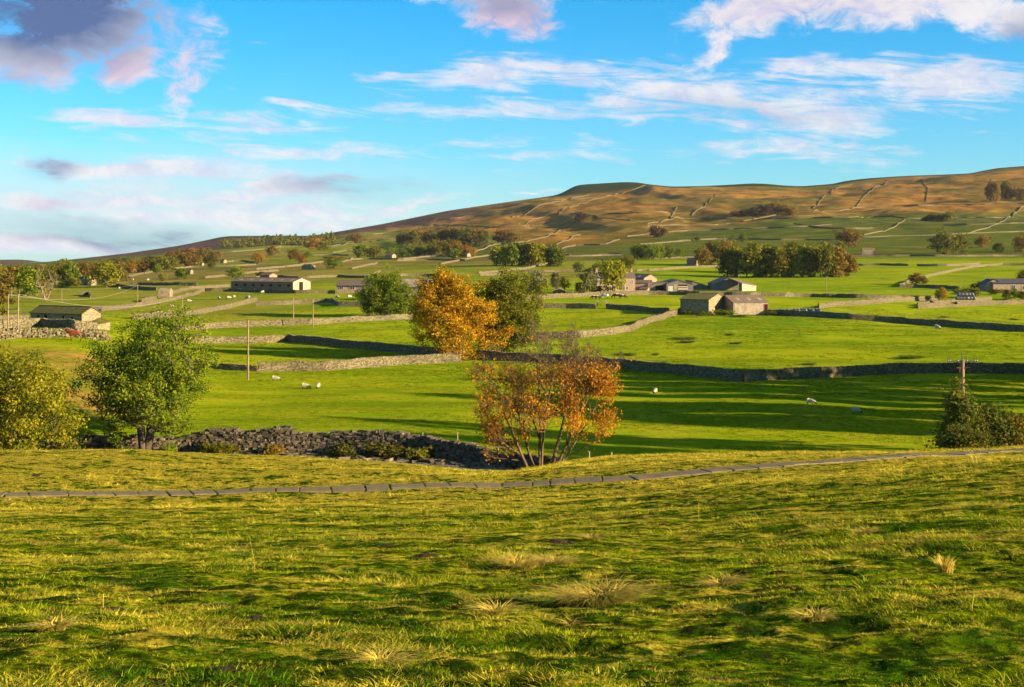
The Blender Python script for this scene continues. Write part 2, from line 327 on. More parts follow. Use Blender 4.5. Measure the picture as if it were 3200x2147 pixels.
def rough_meadow(nt):     # colour of the rough near pasture by place, shared by soil sheet and tufts
    g = N(nt, 'ShaderNodeNewGeometry').outputs['Position']
    n1 = pos_noise(nt, .55, 6, .66, g); n2 = pos_noise(nt, 2.6, 5, .68, g, (1, .8, .2)); n3 = pos_noise(nt, .11, 3, .5, g)
    n4 = pos_noise(nt, .8, 6, .70, g, (.7, 1, .1))
    c = mixc(nt, mrange(nt, n1, .40, .57), GREEN_M, GREEN_L)
    c = mixc(nt, mrange(nt, n2, .54, .42, 0, .9), c, GREEN_D)
    tan = math_n(nt, 'ADD', math_n(nt, 'MULTIPLY', n4, .6), math_n(nt, 'MULTIPLY', n2, .55))
    sepn = N(nt, 'ShaderNodeSeparateXYZ'); LK(nt, g, sepn.inputs[0])
    far = mrange(nt, sepn.outputs[1], 25, 70, 0, .105)
    tan = math_n(nt, 'ADD', tan, far)
    tf = mrange(nt, tan, .605, .69, 0, .9)
    return mixc(nt, tf, c, TAN), tan, n2
def m_ground():
    m, nt, b = new_mat('ground', 1, .0)
    def attr(n):
        a = N(nt, 'ShaderNodeAttribute'); a.attribute_name = n; return a.outputs['Fac']
    g = N(nt, 'ShaderNodeNewGeometry').outputs['Position']
    rough, tan, n2 = rough_meadow(nt)
    n_s = pos_noise(nt, 3.0, 3, .6, g); soilm = mrange(nt, n_s, .42, .34)
    # grazed green fields
    fa = pos_noise(nt, .02, 4, .6, g); fb = pos_noise(nt, .25, 6, .7, g, (.6, 1, 1)); fc = pos_noise(nt, 1.4, 4, .7, g)
    lush = mixc(nt, mrange(nt, fa, .35, .65), (.150, .225, .004), (.245, .275, .005))
    lush = mixc(nt, attr('rich'), lush, (.060, .155, .004))
    lush = mixc(nt, mrange(nt, fb, .40, .66, .0, .7), lush, (.32, .29, .012))
    lush = mixc(nt, mrange(nt, pos_noise(nt, .05, 5, .7, g, (.35, 1, 1)), .52, .36, 0, .55), lush, (.055, .125, .004))
    lush = mixc(nt, mrange(nt, fc, .50, .36, 0, .45), lush, (.045, .11, .004))
    LUSH = lush
    # mid-dale rough pasture
    da = pos_noise(nt, .012, 6, .65, g); db = pos_noise(nt, .07, 6, .7, g, (.5, 1, 1))
    dale = mixc(nt, mrange(nt, da, .38, .60), (.075, .095, .012), (.175, .135, .026))
    dale = mixc(nt, mrange(nt, db, .48, .62, 0, .7), dale, (.27, .17, .055))
    dale = mixc(nt, mrange(nt, db, .46, .36, 0, .5), dale, (.045, .065, .008))
    # moorland
    ma = pos_noise(nt, .0045, 7, .66, g, (.8, .55, 1)); mb = pos_noise(nt, .02, 7, .7, g, (.5, .7, 1))
    moor = mixc(nt, mrange(nt, ma, .40, .58), (.100, .082, .014), (.27, .125, .022))
    moor = mixc(nt, mrange(nt, mb, .50, .66, 0, .8), moor, (.36, .21, .042))
    moor = mixc(nt, mrange(nt, pos_noise(nt, .007, 5, .65, g, (.4, 1.6, 1)), .52, .64, 0, .75), moor, (.085, .090, .016))
    moor = mixc(nt, mrange(nt, pos_noise(nt, .11, 4, .75, g, (.5, .8, 1)), .50, .36, 0, .8), moor, (.06, .045, .014))
    moor = mixc(nt, mrange(nt, mb, .47, .34, 0, .75), moor, (.065, .050, .018))
    col = mixc(nt, attr('dale'), lush, dale)
    dull = mixc(nt, mrange(nt, db, .40, .62), (.040, .060, .009), (.085, .095, .014))  # dull olive slopes, with the shade of the hill front painted in
    dull = mixc(nt, mrange(nt, mb, .52, .66, 0, .8), dull, (.17, .12, .03))
    col = mixc(nt, attr('dull'), col, dull)
    col = mixc(nt, attr('moor'), col, moor)
    col = mixc(nt, attr('heath'), col, mixc(nt, mrange(nt, mb, .4, .62), (.055, .032, .03), (.14, .075, .04)))
    col = mixc(nt, attr('moss'), col, (.022, .034, .010))  # dark green summit faces, their shade put into the colour
    col = mixc(nt, attr('brush'), col, mixc(nt, mrange(nt, fb, .35, .62), (.13, .15, .01), (.36, .19, .045)))
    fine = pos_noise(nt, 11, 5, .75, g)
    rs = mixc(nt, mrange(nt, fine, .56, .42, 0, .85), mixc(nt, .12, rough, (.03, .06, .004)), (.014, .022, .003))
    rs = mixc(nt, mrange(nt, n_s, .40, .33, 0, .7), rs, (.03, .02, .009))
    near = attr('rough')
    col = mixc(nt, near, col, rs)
    tufty = attr('far_rough')
    col = mixc(nt, tufty, col, rough)
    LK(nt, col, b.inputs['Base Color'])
    h = math_n(nt, 'ADD', math_n(nt, 'MULTIPLY', pos_noise(nt, 1.6, 8, .8, g), .5), math_n(nt, 'MULTIPLY', fb, .6))
    bump(nt, b, h, .85, .6)
    return m
def m_tuft():
    m, nt, b = new_mat('grass_blades', 1, .0)
    rough, tan, n2 = rough_meadow(nt)
    oi = N(nt, 'ShaderNodeObjectInfo'); gi = N(nt, 'ShaderNodeNewGeometry')
    c = mixc(nt, mrange(nt, gi.outputs['Random Per Island'], 0, 1, .0, .22), rough, (.36, .33, .03))
    hs = N(nt, 'ShaderNodeHueSaturation'); LK(nt, c, hs.inputs['Color']); LK(nt, mrange(nt, oi.outputs['Random'], 0, 1, .40, 1.5), hs.inputs['Value'])
    sp = N(nt, 'ShaderNodeHueSaturation'); LK(nt, mixc(nt, mrange(nt, math_n(nt, 'FRACT', math_n(nt, 'MULTIPLY', oi.outputs['Random'], 7.31)), .74, .92, 0, .65), hs.outputs[0], TAN), sp.inputs['Color']); hs = sp
    LK(nt, hs.outputs[0], b.inputs['Base Color'])
    tr = N(nt, 'ShaderNodeBsdfTranslucent'); LK(nt, hs.outputs[0], tr.inputs[0]); mx = N(nt, 'ShaderNodeMixShader'); mx.inputs[0].default_value = .35
    o = nt.nodes['Material Output']; LK(nt, b.outputs[0], mx.inputs[1]); LK(nt, tr.outputs[0], mx.inputs[2]); LK(nt, mx.outputs[0], o.inputs[0])
    return m
def m_field():
    m, nt, b = new_mat('field_blades', 1, .0); g = N(nt, 'ShaderNodeNewGeometry').outputs['Position']
    fa = pos_noise(nt, .02, 4, .6, g); fb = pos_noise(nt, .25, 4, .7, g, (.6, 1, 1))
    c = mixc(nt, mrange(nt, fa, .35, .65), (.125, .20, .004), (.22, .255, .005)); c = mixc(nt, mrange(nt, fb, .40, .66, .0, .7), c, (.25, .235, .010))
    oi = N(nt, 'ShaderNodeObjectInfo'); hs = N(nt, 'ShaderNodeHueSaturation'); LK(nt, c, hs.inputs['Color']); LK(nt, mrange(nt, oi.outputs['Random'], 0, 1, .45, 1.25), hs.inputs['Value']); LK(nt, hs.outputs[0], b.inputs['Base Color'])
    tr = N(nt, 'ShaderNodeBsdfTranslucent'); LK(nt, hs.outputs[0], tr.inputs[0]); mx = N(nt, 'ShaderNodeMixShader'); mx.inputs[0].default_value = .3
    o = nt.nodes['Material Output']; LK(nt, b.outputs[0], mx.inputs[1]); LK(nt, tr.outputs[0], mx.inputs[2]); LK(nt, mx.outputs[0], o.inputs[0])
    return m
def m_leaf(name, c1, c2, c3, tr=.35):
    m, nt, b = new_mat(name, .8, .1)
    gi = N(nt, 'ShaderNodeNewGeometry'); oc = ocoord(nt); nn = pos_noise(nt, .35, 3, .6, oc); n2 = pos_noise(nt, 1.1, 3, .6, oc)
    c = mixc(nt, mrange(nt, math_n(nt, 'ADD', math_n(nt, 'MULTIPLY', gi.outputs['Random Per Island'], .6), math_n(nt, 'MULTIPLY', mrange(nt, n2, .35, .65), .4)), .1, .9), c1, c2)
    c = mixc(nt, mrange(nt, nn, .47, .62, 0, .8), c, c3)
    oi = N(nt, 'ShaderNodeObjectInfo')
    hs = N(nt, 'ShaderNodeHueSaturation'); LK(nt, c, hs.inputs['Color']); LK(nt, mrange(nt, oi.outputs['Random'], 0, 1, .75, 1.2), hs.inputs['Value'])
    LK(nt, hs.outputs[0], b.inputs['Base Color'])
    t = N(nt, 'ShaderNodeBsdfTranslucent'); LK(nt, hs.outputs[0], t.inputs[0]); mx = N(nt, 'ShaderNodeMixShader'); mx.inputs[0].default_value = tr
    o = nt.nodes['Material Output']; LK(nt, b.outputs[0], mx.inputs[1]); LK(nt, t.outputs[0], mx.inputs[2]); LK(nt, mx.outputs[0], o.inputs[0])
    return m
def m_simple(name, c1, c2=None, scale=3, rough=.9, bst=.3, stretch=None, bd=.03, spec=.15):
    m, nt, b = new_mat(name, rough, spec); oc = ocoord(nt); n = pos_noise(nt, scale, 6, .7, oc, stretch)
    LK(nt, mixc(nt, mrange(nt, n, .35, .65), c1, c2 or tuple(x * .6 for x in c1)), b.inputs['Base Color'])
    if bst: bump(nt, b, n, bst, bd)
    return m
def m_stones(name, c1, c2, c3, islands=True, sc=2.2):
    m, nt, b = new_mat(name, .95, .1); g = N(nt, 'ShaderNodeNewGeometry')
    if islands: r = g.outputs['Random Per Island']; rr = r
    else:
        mp = N(nt, 'ShaderNodeMapping'); mp.inputs['Scale'].default_value = (1, 1, 2.0); LK(nt, g.outputs['Position'], mp.inputs[0])
        vo = N(nt, 'ShaderNodeTexVoronoi'); vo.inputs['Scale'].default_value = sc; LK(nt, mp.outputs[0], vo.inputs['Vector'])
        sx = N(nt, 'ShaderNodeSeparateColor'); LK(nt, vo.outputs['Color'], sx.inputs[0]); r = sx.outputs[0]
    c = mixc(nt, mrange(nt, r, 0, 1), c1, c2)
    n = pos_noise(nt, 2.6, 5, .7, g.outputs['Position']); c = mixc(nt, mrange(nt, n, .5, .64, 0, .75), c, c3)
    if not islands:
        vd = N(nt, 'ShaderNodeTexVoronoi'); vd.feature = 'DISTANCE_TO_EDGE'; vd.inputs['Scale'].default_value = sc; LK(nt, mp.outputs[0], vd.inputs['Vector'])
        c = mixc(nt, mrange(nt, vd.outputs[0], .09, .0, 0, .8), c, (.03, .025, .018)); bump(nt, b, mrange(nt, vd.outputs[0], 0, .15), .8, .08)
    else: bump(nt, b, n, .5, .04)
    LK(nt, c, b.inputs['Base Color']); return m
M = {}
M['ground'] = m_ground(); M['tuft'] = m_tuft(); M['field'] = m_field()
M['stone'] = m_stones('dry_stone', (.21, .165, .088), (.085, .068, .040), (.14, .13, .05))
M['stone_bank'] = m_stones('river_stone', (.19, .145, .09), (.038, .031, .022), (.09, .08, .032))
M['stone_far'] = m_stones('dry_stone_far', (.20, .155, .088), (.10, .08, .048), (.15, .135, .055), False, 2.6)
M['stone_hill'] = m_stones('hill_stone', (.17, .135, .075), (.10, .08, .045), (.11, .10, .04), False, 2.6)
M['barn_stone'] = m_stones('barn_stone', (.38, .29, .16), (.21, .165, .095), (.26, .22, .10), False, 2.4)
M['house_stone'] = m_stones('house_stone', (.40, .275, .18), (.27, .185, .125), (.33, .235, .155), False, 2.6)
M['core'] = m_simple('wall_core', (.05, .042, .03), (.03, .025, .018))
M['moss_roof'] = m_simple('mossy_slates', (.125, .125, .012), (.085, .06, .025), 1.6, .95, .6, (1, 1, 1), .08)
M['slate'] = m_simple('stone_slates', (.15, .105, .07), (.09, .065, .045), 2.2, .8, .5, (1, 1, 1), .06)
M['blue_slate'] = m_simple('blue_slates', (.075, .065, .085), (.05, .045, .06), 2.2, .7, .4)
M['sheet_roof'] = m_simple('cement_sheet_roof', (.20, .135, .085), (.13, .085, .055), .8, .8, .3, (4, .3, .3))
M['pale_sheet'] = m_simple('pale_sheet', (.32, .25, .165), (.20, .16, .11), .8, .8, .2)
M['board'] = m_simple('brown_boards', (.26, .15, .075), (.17, .10, .055), 4, .85, .4, (3, 3, .1))
M['cream'] = m_simple('cream_sheet', (.42, .31, .18), (.34, .25, .15), 1.2, .8, .2)
M['grey_board'] = m_simple('grey_boards', (.19, .165, .14), (.10, .085, .075), 3, .9, .4, (3, 3, .15))
M['dark'] = m_simple('dark_opening', (.012, .01, .01), (.008, .007, .007), 3, .9, 0)
M['glass'] = m_simple('window_glass', (.03, .035, .045), (.05, .055, .07), 3, .15, 0, spec=.5)
M['white'] = m_simple('white_paint', (.5, .45, .38), (.4, .36, .3), 4, .6, 0)
M['red'] = m_simple('red_paint', (.32, .03, .02), (.24, .025, .02), 4, .6, 0)
M['pole'] = m_simple('pole_wood', (.27, .19, .10), (.15, .11, .065), 2, .9, .3, (4, 4, .3))
M['post'] = m_simple('post_wood', (.36, .29, .17), (.2, .16, .10), 6, .9, .3, (4, 4, .5))
M['metal'] = m_simple('dark_metal', (.05, .05, .05), (.08, .05, .04), 5, .5, 0)
M['porcelain'] = m_simple('insulator', (.14, .05, .04), (.08, .03, .03), 5, .3, 0)
M['wire'] = m_simple('wire', (.5, .45, .38), (.4, .36, .3), 5, .5, 0)
M['bark'] = m_simple('bark', (.115, .085, .055), (.055, .042, .03), 2.5, .95, .7, (3, 3, .6), .06)
M['bark_lit'] = m_simple('bark_autumn', (.17, .105, .05), (.07, .05, .03), 2.5, .95, .7, (3, 3, .6), .06)  # warmer brown bark of the thin autumn tree
M['bark_pale'] = m_simple('bark_pale', (.22, .14, .08), (.12, .085, .05), 2.5, .95, .4)
M['twig'] = m_simple('twig', (.12, .085, .045), (.07, .05, .028), 2.5, .95, 0)
M['wool'] = m_simple('wool', (.44, .37, .27), (.28, .23, .16), 9, .95, .6, None, .05)
M['black_face'] = m_simple('black_face', (.02, .018, .016), (.03, .026, .022), 5, .8, 0)
M['chestnut'] = m_simple('chestnut_coat', (.17, .038, .008), (.10, .022, .006), 2, .55, 0, spec=.3)
M['black_hair'] = m_simple('black_hair', (.02, .012, .010), (.03, .02, .015), 5, .6, 0)
M['cow_black'] = m_simple('cow_black', (.02, .013, .012), (.035, .02, .015), 5, .7, 0)
M['cow_white'] = m_simple('cow_white', (.55, .48, .42), (.4, .36, .33), 3, .7, 0)
M['flag'] = m_simple('flagstone', (.165, .12, .058), (.115, .088, .042), 2.4, .9, .4, None, .02)
M['soil'] = m_simple('bare_soil', (.075, .040, .018), (.035, .02, .010), 9, 1, .8, None, .06)
M['bale'] = m_simple('bale_wrap', (.045, .045, .055), (.07, .07, .085), 3, .28, .3, None, .05, .5)
M['road'] = m_simple('road_stone', (.20, .15, .11), (.14, .11, .09), .3, .9, .2)
M['dry_grass'] = m_leaf('dry_grass', (.64, .48, .08), (.44, .34, .04), (.28, .26, .03), .35)
M['straw'] = m_leaf('straw', (.48, .35, .03), (.32, .28, .015), (.55, .37, .06), .35)
LEAF = {
 'yg': m_leaf('leaves_yellow_green', (.058, .110, .004), (.21, .22, .006), (.030, .066, .003)),
 'gold': m_leaf('leaves_gold_green', (.15, .16, .005), (.42, .36, .008), (.060, .09, .004)),
 'green': m_leaf('leaves_green', (.06, .12, .006), (.16, .20, .010), (.19, .17, .012)),
 'dark': m_leaf('leaves_dark', (.045, .070, .006), (.12, .12, .012), (.22, .155, .014)),
 'olive': m_leaf('leaves_olive', (.10, .12, .006), (.27, .22, .012), (.075, .10, .006)),
 'brown': m_leaf('leaves_brown', (.14, .085, .012), (.28, .16, .018), (.10, .09, .010)),
 'rust': m_leaf('leaves_rust', (.21, .095, .010), (.34, .17, .014), (.13, .085, .010)),
 'orange': m_leaf('leaves_orange', (.34, .16, .005), (.66, .38, .010), (.17, .13, .006), .45),
 'amber': m_leaf('leaves_amber', (.54, .21, .008), (.74, .35, .012), (.42, .15, .008), .5),
 'sage': m_leaf('leaves_sage', (.12, .14, .045), (.19, .19, .055), (.16, .12, .03)),
 'moor': m_leaf('moor_scrub', (.075, .045, .022), (.12, .065, .024), (.05, .05, .014)),
}
# ------------------------------------------------------------------ ground sheet
def build_ground():
    pxs = np.concatenate([np.arange(-1500, -100, 60), np.arange(-100, 3300, 7.5), np.arange(3300, 4701, 60)])
    ys = np.concatenate([np.arange(-24, 4, 2.), np.arange(4, 8, .4), 8 * 1.0105 ** np.arange(0, 225), ])
    ys = ys[ys < 76]
    mid = np.concatenate([np.arange(76, 150, .8), 150 * 1.0085 ** np.arange(0, 440)]); mid = mid[mid < 6200]
    ys = np.concatenate([ys, mid, [6300, 6900, 8000, 11000]])
    PX, YY = np.meshgrid(pxs, ys)
    XX = (PX - 1600) / F * np.maximum(YY, 14)     # near the viewer the sheet keeps a constant width
    Z = HT(XX, YY) + relief(XX, YY)
    Z = np.where(YY > 7500, -150, Z)
    nr, nc = PX.shape
    V = np.stack([XX, YY, Z], -1).reshape(-1, 3)
    i = np.arange(nr * nc).reshape(nr, nc)
    Fq = np.stack([i[:-1, :-1], i[:-1, 1:], i[1:, 1:], i[1:, :-1]], -1).reshape(-1, 4)
    me = np_mesh('ground', V, Fq, True)
    P = 1600 + F * XX / np.maximum(YY, 4)
    row = V0 - Z / np.maximum(YY, 4) * F
    nz = 14 * fbm(XX / 120, YY / 140, 4)
    ml = np.interp(P, [-1500, 300, 600, 900, 1200, 1500, 1750, 2000, 2200, 2450, 2700, 3200], [700, 790, 768, 752, 722, 735, 775, 752, 712, 680, 668, 655])
    moor = smooth(8, -8, row - ml + nz) * smooth(1250, 1500, YY)
    heath = smooth(1700, 1250, P) * smooth(1800, 2300, YY) * smooth(4, -6, row - np.interp(P, [-1500, 0, 400, 900, 1200, 1500, 1700], [835, 825, 803, 757, 722, 682, 640]) + nz * .5)
    summit_shade = smooth(3215, 3250, YY) * smooth(1650, 1745, P) * (1 - smooth(1, 7, row - np.interp(P, [1740, 1900, 2020, 2100, 2300, 2500, 2630, 2800, 3000, 3200], [612, 606, 583, 588, 584, 589, 581, 563, 555, 541])))  # mask of the summit faces that get painted shade
    summit_shade = np.maximum(summit_shade, .75 * smooth(3500, 3700, YY) * smooth(600, 680, P) * smooth(960, 900, P))
    pasture = smooth(560, 760, YY) * (1 - smooth(1800, 2100, P) * (1 - smooth(1350, 1700, YY) * .75)) 
    pasture = np.maximum(pasture, .55 * smooth(330, 430, YY) * smooth(1100, 700, P))
    pasture = np.maximum(pasture, .6 * smooth(2450, 2250, P) * smooth(1050, 1300, YY)) * (.55 + .45 * smooth(-.2, .2, fbm(XX / 180, YY / 160, 3)))
    dull = smooth(1150, 1500, P) * smooth(830, 800, row + nz * .4) * smooth(900, 1100, YY) * .9 + smooth(1250, 900, P) * smooth(2000, 2400, YY) * .8  # hill slopes that take the dull colour with its painted shade
    brush = smooth(143, 150, YY) * smooth(186, 172, YY) * smooth(480, 380, P) * .95
    rough = smooth(96, 88, YY); frough = smooth(84, 90, YY) * smooth(108, 100, YY)
    for nm, a in (('rough', rough), ('far_rough', frough), ('moor', moor), ('dull', np.clip(dull, 0, 1)), ('rich', np.exp(-((P - 2380) / 260) ** 2 - ((row - 1008) / 34) ** 2) + .7 * np.exp(-((P - 2550) / 500) ** 2 - ((row - 900) / 18) ** 2)), ('heath', heath), ('moss', summit_shade), ('dale', pasture), ('brush', brush)):
        at = me.attributes.new(nm, 'FLOAT', 'POINT'); at.data.foreach_set('value', a.astype(np.float32).ravel())
    o = link('ground', me, M['ground']); tag(o, kind='structure')
build_ground()

# river, its water surface and wet stones
def river():
    m, nt, b = new_mat('river_water', .16, .5)
    g = N(nt, 'ShaderNodeNewGeometry').outputs['Position']
    n = pos_noise(nt, 1.1, 6, .7, g, (.6, 1.6, 1)); n2 = pos_noise(nt, 2.8, 5, .7, g, (.4, 1.6, 1))
    LK(nt, mixc(nt, mrange(nt, n2, .50, .62, 0, .85), mixc(nt, mrange(nt, n, .4, .6), (.03, .024, .02), (.085, .07, .065)), (.42, .38, .40)), b.inputs['Base Color'])
    LK(nt, mrange(nt, n2, .5, .6, .15, .8), b.inputs['Roughness']); bump(nt, b, n, .9, .35)
    xs = np.linspace(-110, 30, 141); ys = np.linspace(98, 144, 70); X, Y = np.meshgrid(xs, ys)
    Z = -19.45 + .10 * fbm(X / 1.4, Y / .9, 3) + .03 * vnoise(X / .5, Y / .4); i = np.arange(X.size).reshape(X.shape)
    Fq = np.stack([i[:-1, :-1], i[:-1, 1:], i[1:, 1:], i[1:, :-1]], -1).reshape(-1, 4)
    tag(link('river', np_mesh('river', np.stack([X, Y, Z], -1).reshape(-1, 3), Fq, True), m), kind='structure')
river()

# flagstone path: every slab its own piece
def path():
    tab = [(-300, 1561), (0, 1547), (400, 1540), (800, 1537), (1200, 1529), (1600, 1513), (2000, 1491), (2400, 1459), (2800, 1431), (3200, 1407), (3400, 1398)]
    ky = np.interp(np.arange(-400, 3600, 20), [t[0] for t in tab], [t[1] for t in tab])
    root = empty('path', (0, 0, 0)); tag(root, kind='structure')
    pts = []
    for px in range(-380, 3500, 20):
        Y = np.interp(px, [-1500, 0, 800, 1200, 1600, 2000, 2400, 2800, 3200, 4700], [56.1, 58.1, 62.1, 63.1, 64.1, 64.1, 66.1, 71.1, 79.1, 89]); pts.append(Vector(((px - 1600) / F * Y, Y)))
    s = [0]
    for a, b in zip(pts, pts[1:]): s.append(s[-1] + (b - a).length)
    rs = random.Random(5); t = .2; variants = []
    for k in range(9):
        V = CUBE.copy(); r = np.random.RandomState(k); V = V + r.uniform(-.035, .035, V.shape) * [1, 1, 0]
        top = np.array([(x, y, .5) for x in (-.5, .5) for y in (-.5, .5)])
        bm = MB(); inset = .97
        pv = [(v[0], v[1], v[2]) for v in V]; lo = pv[:4]; hi = [(v[0] * inset, v[1] * inset, .5 + r.uniform(-.08, .08)) for v in pv[4:]]; md = [(v[0], v[1], .3) for v in pv[4:]]
        bm.add(lo + md + hi, [(0, 1, 5, 4), (1, 3, 7, 5), (3, 2, 6, 7), (2, 0, 4, 6), (4, 5, 9, 8), (5, 7, 11, 9), (7, 6, 10, 11), (6, 4, 8, 10), (8, 9, 11, 10)])
        me = bpy.data.meshes.new('flagstone'); me.from_pydata(bm.v, [], bm.f); me.materials.append(M['flag']); variants.append(me)
    tot = s[-1]
    while t < tot - 1.5:
        l = rs.choice([.95, 1.0, 1.05, 1.1, 1.35, .75, 1.2, 1.5]) ; c = t + l / 2
        X = np.interp(c, s, [p.x for p in pts]); Y = np.interp(c, s, [p.y for p in pts]); X2 = np.interp(c + .3, s, [p.x for p in pts]); Y2 = np.interp(c + .3, s, [p.y for p in pts])
        yaw = math.atan2(Y2 - Y, X2 - X)
        w = rs.uniform(1.2, 1.4); nx, ny = -math.sin(yaw), math.cos(yaw)
        zf = float(HT(X + nx * .8, Y + ny * .8)[0]); zn = float(HT(X - nx * .8, Y - ny * .8)[0]); tx = float(HT(X + math.cos(yaw) * .6, Y + math.sin(yaw) * .6)[0]) - float(HT(X - math.cos(yaw) * .6, Y - math.sin(yaw) * .6)[0])
        parts = [(0, w)] if rs.random() > .18 else [(-w * .39, w * .2), (w * .11, w * .77)]
        for (oy, ww) in parts:
            o = bpy.data.objects.new('flagstone', rs.choice(variants)); COL.objects.link(o); o.parent = root
            o.location = (X + nx * oy, Y + ny * oy, (zf + zn) / 2 + (zf - zn) * oy / 1.6 - .012 + rs.uniform(-.012, .012))
            o.rotation_euler = (math.atan2(zf - zn, 1.6) + rs.uniform(-.01, .01), -math.atan2(tx, 1.2) + rs.uniform(-.01, .01), yaw + rs.uniform(-.025, .025)); o.scale = (l - .025, ww - .02, .12)
        t += l + rs.uniform(0, .05)
    return pts
PATH = path()

# road strip behind the left barn
def road():
    mb = MB(); a = [(-260, 968), (60, 966), (200, 962), (330, 957), (420, 951)]; 
    up = [Pt(p, v) for p, v in a]; lo = [Pt(p, v + 13) for p, v in a]
    n = 8; vs = []; fs = []
    for i in range(len(a) - 1):
        for k in range(n):
            t = k / n; 
            for s_ in (0, 1): 
                A = up[i].lerp(up[i + 1], t); B = lo[i].lerp(lo[i + 1], t); p = A if s_ == 0 else B
                vs.append((p.x, p.y, float(HT(p.x, p.y)[0]) + .12))
    m = len(vs) // 2
    fs = [(2 * i, 2 * i + 1, 2 * i + 3, 2 * i + 2) for i in range(m - 1)]
    mb.add(vs, fs); tag(mb.build('road', M['road']), kind='structure')
road()

# ------------------------------------------------------------------ grass tufts (instanced stuff)
def tuft_mesh(seed, n, h, spread, wid, droop, stalks=0):
    r = np.random.RandomState(seed); V = []; Fq = []
    for i in range(n + stalks):
        st = i >= n
        a = r.uniform(0, 6.283); rad = spread * math.sqrt(r.uniform(0, 1)) * .55; bx, by = rad * math.cos(a), rad * math.sin(a)
        hh = h * r.uniform(.5, 1.15) * (2.6 if st else 1); lean = droop * r.uniform(.3, 1.2) * (.4 if st else 1); la = a + r.uniform(-.9, .9)
        w = wid * r.uniform(.6, 1.2) * (.5 if st else 1); wa = r.uniform(0, 3.14); wx, wy = math.cos(wa) * w, math.sin(wa) * w
        b = len(V)
        for t, ww in ((0, 1), (.55, .8), (1, .12)):
            x = bx + math.cos(la) * lean * hh * t * t; y = by + math.sin(la) * lean * hh * t * t; z = hh * (t - .22 * lean * t * t) - .02
            V.append((x - wx * ww, y - wy * ww, z)); V.append((x + wx * ww, y + wy * ww, z))
        Fq += [(b, b + 1, b + 3, b + 2), (b + 2, b + 3, b + 5, b + 4)]
    return np_mesh('tuft', np.array(V), np.array(Fq), True)
def scatter(name, tuft, X, Y, Z, S, label=None, rs=np.random.RandomState(3)):
    src = bpy.data.objects.new('tuft', tuft)
    me = bpy.data.meshes.new(name); me.vertices.add(len(X)); me.vertices.foreach_set('co', np.stack([X, Y, Z], -1).astype(np.float32).ravel())
    for nm, a in (('sc', S), ('rz', rs.uniform(0, 6.28, len(X)))):
        at = me.attributes.new(nm, 'FLOAT', 'POINT'); at.data.foreach_set('value', a.astype(np.float32))
    o = link(name, me); tag(o, kind='stuff')
    ng = bpy.data.node_groups.new('scatter_' + name, 'GeometryNodeTree')
    ng.interface.new_socket('Geometry', in_out='INPUT', socket_type='NodeSocketGeometry'); ng.interface.new_socket('Geometry', in_out='OUTPUT', socket_type='NodeSocketGeometry')
    gi = ng.nodes.new('NodeGroupInput'); go = ng.nodes.new('NodeGroupOutput'); ip = ng.nodes.new('GeometryNodeInstanceOnPoints'); oi = ng.nodes.new('GeometryNodeObjectInfo')
    oi.inputs['Object'].default_value = src; mp = ng.nodes.new('GeometryNodeMeshToPoints')
    LK(ng, gi.outputs[0], mp.inputs[0]); LK(ng, mp.outputs[0], ip.inputs['Points']); LK(ng, oi.outputs['Geometry'], ip.inputs['Instance'])
    def na(nm):
        n = ng.nodes.new('GeometryNodeInputNamedAttribute'); n.data_type = 'FLOAT'; n.inputs['Name'].default_value = nm; return n.outputs[0]
    LK(ng, na('sc'), ip.inputs['Scale'])
    cx = ng.nodes.new('ShaderNodeCombineXYZ'); LK(ng, na('rz'), cx.inputs[2]); LK(ng, cx.outputs[0], ip.inputs['Rotation'])
    LK(ng, ip.outputs[0], go.inputs[0]); md = o.modifiers.new('scatter', 'NODES'); md.node_group = ng
    return o
